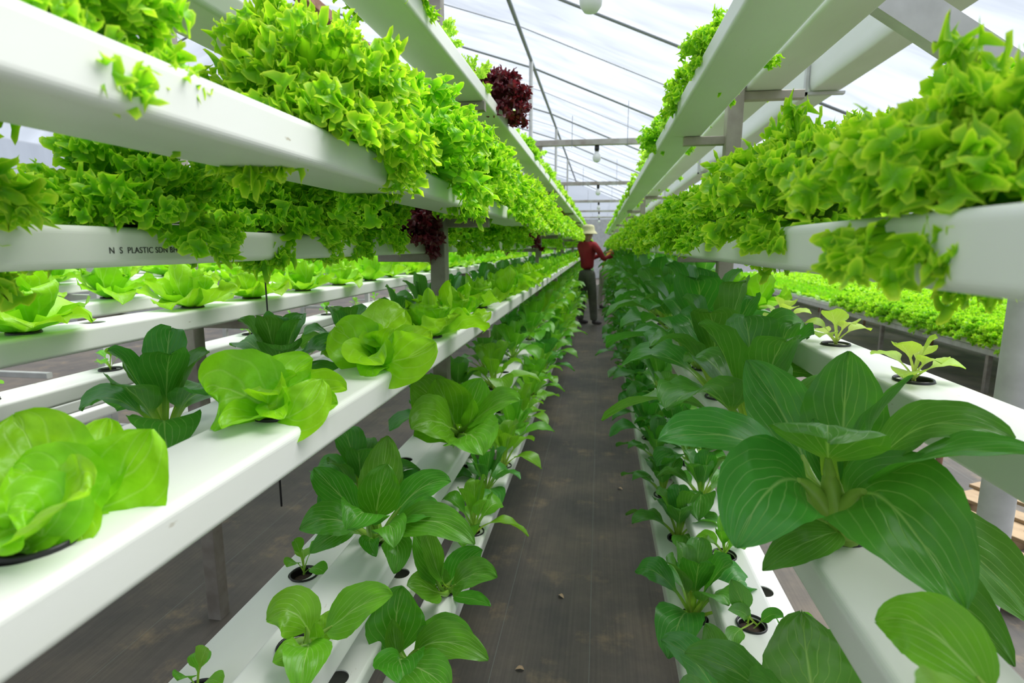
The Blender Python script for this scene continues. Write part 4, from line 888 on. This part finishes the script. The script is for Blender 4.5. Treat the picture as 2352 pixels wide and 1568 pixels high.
def person(x, y, rz, label, shirt, trousers, hat=True, H=1.0, reach=True, bend=0.):
    t = thing('person', label, 'person', (x, y, 0), rz, H)
    b = bend
    def q(p):                                        # bend the upper body forward from the hips
        if b and p[2] > .92:
            dz = p[2]-.92; dy = p[1]; return (p[0], dy*math.cos(b)+dz*math.sin(b), .92+dz*math.cos(b)-dy*math.sin(b))+tuple(p[3:])
        return tuple(p)
    # skin: neck, head, hands
    sk = MT['skin']
    pts = [q(p) for p in [(0, 0, 1.30, .05), (0, .005, 1.38, .045), (0, .012, 1.44, .058, .06), (0, .022, 1.50, .072, .085), (0, .018, 1.56, .070, .085), (0, .01, 1.60, .045, .055)]]
    body = skin('body', pts, [(i, i+1) for i in range(5)], sk, t)
    fc = MB()
    for sx in (-1, 1): fc.lathe([(.0001, .006), (.009, .003), (.011, 0)], 10, c=q((sx*.028, .095, 1.525, 0))[:3])
    link('eyes', fc.mesh('eyes', MT['black']), body)
    link('nose', MB().tube([q((0, .095, 1.52, 0))[:3], q((0, .112, 1.49, 0))[:3], q((0, .10, 1.478, 0))[:3]], [.008, .013, .006], 8).mesh('nose', sk), body)
    link('mouth', MB().tube([q((-.022, .098, 1.455, 0))[:3], q((0, .106, 1.452, 0))[:3], q((.022, .098, 1.455, 0))[:3]], .005, 6).mesh('mouth', MT['lip']), body)
    for sx in (-1, 1): link('ear', MB().lathe([(.0001, -.025), (.012, -.015), (.014, .005), (.009, .022), (.0001, .026)], 10, c=q((sx*.078, .01, 1.51, 0))[:3]).mesh('ear', sk), body)
    link('hair', MB().lathe([(.082, -.05), (.088, .0), (.084, .05), (.06, .085), (.0001, .10)], 20, c=q((0, .000, 1.53, 0))[:3]).mesh('hair', MT['black']), t)
    # shirt with sleeves as one surface: hips -> shoulders, then arms
    L = [(0, 0, .90, .145, .10), (0, 0, 1.02, .135, .095), (0, .0, 1.15, .15, .10), (0, -.01, 1.27, .165, .10), (0, -.005, 1.345, .10, .075), (0, 0, 1.39, .052, .05)]
    R = [(.17, -.005, 1.31, .062)]; Lf = [(-.17, -.005, 1.31, .062)]
    if reach:
        R += [(.235, .05, 1.20, .052), (.27, .12, 1.08, .047), (.30, .24, 1.13, .040), (.315, .36, 1.21, .033)]
        Lf += [(-.20, .06, 1.18, .052), (-.17, .14, 1.06, .047), (-.05, .25, 1.12, .040), (.04, .33, 1.17, .033)]
    else:
        R += [(.22, .05, 1.18, .05), (.23, .14, 1.05, .045), (.2, .3, 1.02, .036)]
        Lf += [(-.22, .05, 1.18, .05), (-.23, .14, 1.05, .045), (-.2, .3, 1.02, .036)]
    pts = [q(p) for p in L+R+Lf]; nR = len(R)
    E_ = [(i, i+1) for i in range(5)]+[(3, 6)]+[(6+i, 7+i) for i in range(nR-1)]+[(3, 6+nR)]+[(6+nR+i, 7+nR+i) for i in range(len(Lf)-1)]
    link_s = skin('shirt', pts, E_, shirt, t)
    for s, chn in ((1, R), (-1, Lf)):
        a, bb = Vector(q(chn[-2])[:3]), Vector(q(chn[-1])[:3]); d = (bb-a).normalized(); w = bb+d*.01
        side = d.cross(Vector((0, 0, 1))).normalized(); up = side.cross(d)
        palm = [tuple(w)+(.022, .016), tuple(w+d*.04)+(.030, .016), tuple(w+d*.075)+(.034, .014)]
        hp = [tuple(p) for p in palm]; he = [(0, 1), (1, 2)]
        for j in range(4):
            o_ = (j-1.5)*.018; l = (.055, .066, .062, .048)[j]; i0 = len(hp)
            b0 = w+d*.085+side*o_
            hp += [tuple(b0)+(.0095,), tuple(b0+d*l*.5-up*.008)+(.0085,), tuple(b0+d*l*.85-up*.028)+(.0075,)]; he += [(2, i0), (i0, i0+1), (i0+1, i0+2)]
        i0 = len(hp); b0 = w+d*.03-side*s*.034
        hp += [tuple(b0)+(.011,), tuple(b0+d*.03-side*s*.012-up*.01)+(.0095,)]; he += [(1, i0), (i0, i0+1)]
        skin('hand', hp, he, sk, t)
    # trousers: one surface, left foot back, right foot forward
    pts = [(0, 0, .93, .145, .105), (0, 0, .84, .15, .115), (-.085, -.01, .76, .092), (-.09, -.02, .46, .074), (-.095, -.05, .12, .066), (-.095, -.05, .07, .062),
           (.085, .01, .76, .092), (.105, .04, .46, .074), (.115, .07, .12, .066), (.115, .07, .07, .062)]
    skin('trousers', pts, [(0, 1), (1, 2), (2, 3), (3, 4), (4, 5), (1, 6), (6, 7), (7, 8), (8, 9)], trousers, t)
    for fx, fy in ((-.095, -.05), (.115, .07)):
        skin('boot', [(fx, fy-.03, .06, .045, .05), (fx, fy+.03, .05, .046, .045), (fx, fy+.11, .035, .046, .033), (fx, fy+.18, .028, .038, .026)], [(0, 1), (1, 2), (2, 3)], MT['boot'], t)
    if hat:
        c = q((0, .01, 1.545, 0))[:3]
        h = MB().lathe([(.150, -.055), (.125, -.022), (.104, .0), (.101, .045), (.088, .078), (.05, .092), (.0001, .094)], 28, c=c)
        h.lathe([(.147, -.058), (.122, -.026), (.100, -.004)], 28, c=c)
        link('sun_hat', h.mesh('sun_hat', MT['hat']), t)
    return t
MT['skin'] = simple('skin', (.42, .24, .16), .5); MT['lip'] = simple('lips', (.32, .12, .1), .5)
MT['shirt'] = simple('crimson_cloth', (.30, .010, .020), .8, 0, scale=9, col2=(.24, .008, .016), bump=.3)
MT['trousers'] = simple('grey_green_cloth', (.075, .078, .058), .85, 0, scale=7, col2=(.12, .12, .09), bump=.4)
MT['yellow'] = simple('orange_yellow_cloth', (.85, .38, .03), .8, 0, scale=9, col2=(.9, .46, .05))
MT['pale'] = simple('pale_cloth', (.42, .36, .33), .85)
MT['boot'] = simple('dark_boot', (.035, .028, .024), .6); MT['hat'] = simple('khaki_canvas', (.46, .45, .26), .85, 0, scale=40, col2=(.38, .37, .2))
person(-.20, 9.45, math.radians(-48), 'person in crimson top and khaki bucket hat standing in the aisle, reaching right', MT['shirt'], MT['trousers'])
person(.10, 11.8, math.radians(-80), 'person in an orange-yellow top, mostly hidden behind the one in crimson', MT['yellow'], MT['pale'], hat=False, H=.93, reach=False, bend=.5)

# ------------------------------------------------------------------ light and camera
w = bpy.data.worlds.new('overcast_sky'); SC.world = w; w.use_nodes = True
nt = w.node_tree; nt.nodes.clear(); ns = nt.nodes; Lk = nt.links
ow = ns.new('ShaderNodeOutputWorld'); bg = N(ns, 'ShaderNodeBackground', Strength=1.0)
tc = ns.new('ShaderNodeTexCoord'); sx = ns.new('ShaderNodeSeparateXYZ'); Lk.new(tc.outputs['Generated'], sx.inputs[0])
rp = ramp(ns, [(.0, (.10, .10, .09)), (.49, (.30, .31, .30)), (.53, (.76, .85, .98)), (1., (.93, .98, 1.06))])
mr = N(ns, 'ShaderNodeMapRange'); mr.inputs['From Min'].default_value = -1; Lk.new(sx.outputs[2], mr.inputs['Value']); Lk.new(mr.outputs[0], rp.inputs['Fac'])
Lk.new(rp.outputs['Color'], bg.inputs['Color']); Lk.new(bg.outputs[0], ow.inputs[0])
bg.inputs['Strength'].default_value = .52
sd = bpy.data.lights.new('hazy_sun', 'SUN'); sd.energy = 4.8; sd.angle = math.radians(50); sd.color = (1, .98, .94)
so = bpy.data.objects.new('hazy_sun', sd); COL.objects.link(so); so.rotation_euler = (math.radians(-16), math.radians(27), 0)

cd = bpy.data.cameras.new('camera'); co = bpy.data.objects.new('camera', cd); COL.objects.link(co)
cd.sensor_width = 36; cd.lens = 1300/2352*36; cd.clip_start = .02; cd.clip_end = 200
co.matrix_world = Matrix(((.98846656, -.0252689, .14931622, 0), (.15143927, .16493385, -.97460914, 0), (0, .98598089, .1668583, EYE), (0, 0, 0, 1)))
cd.dof.use_dof = True; cd.dof.focus_distance = 1.05; cd.dof.aperture_fstop = 6.3
SC.camera = co
vs = SC.view_settings; vs.view_transform = 'Standard'; vs.look = 'None'; vs.exposure = 0.50; vs.gamma = 1; vs.use_curve_mapping = False
SC.cycles.max_bounces = 10; SC.cycles.diffuse_bounces = 5; SC.cycles.transmission_bounces = 6; SC.cycles.transparent_max_bounces = 8
SC.cycles.use_denoising = True
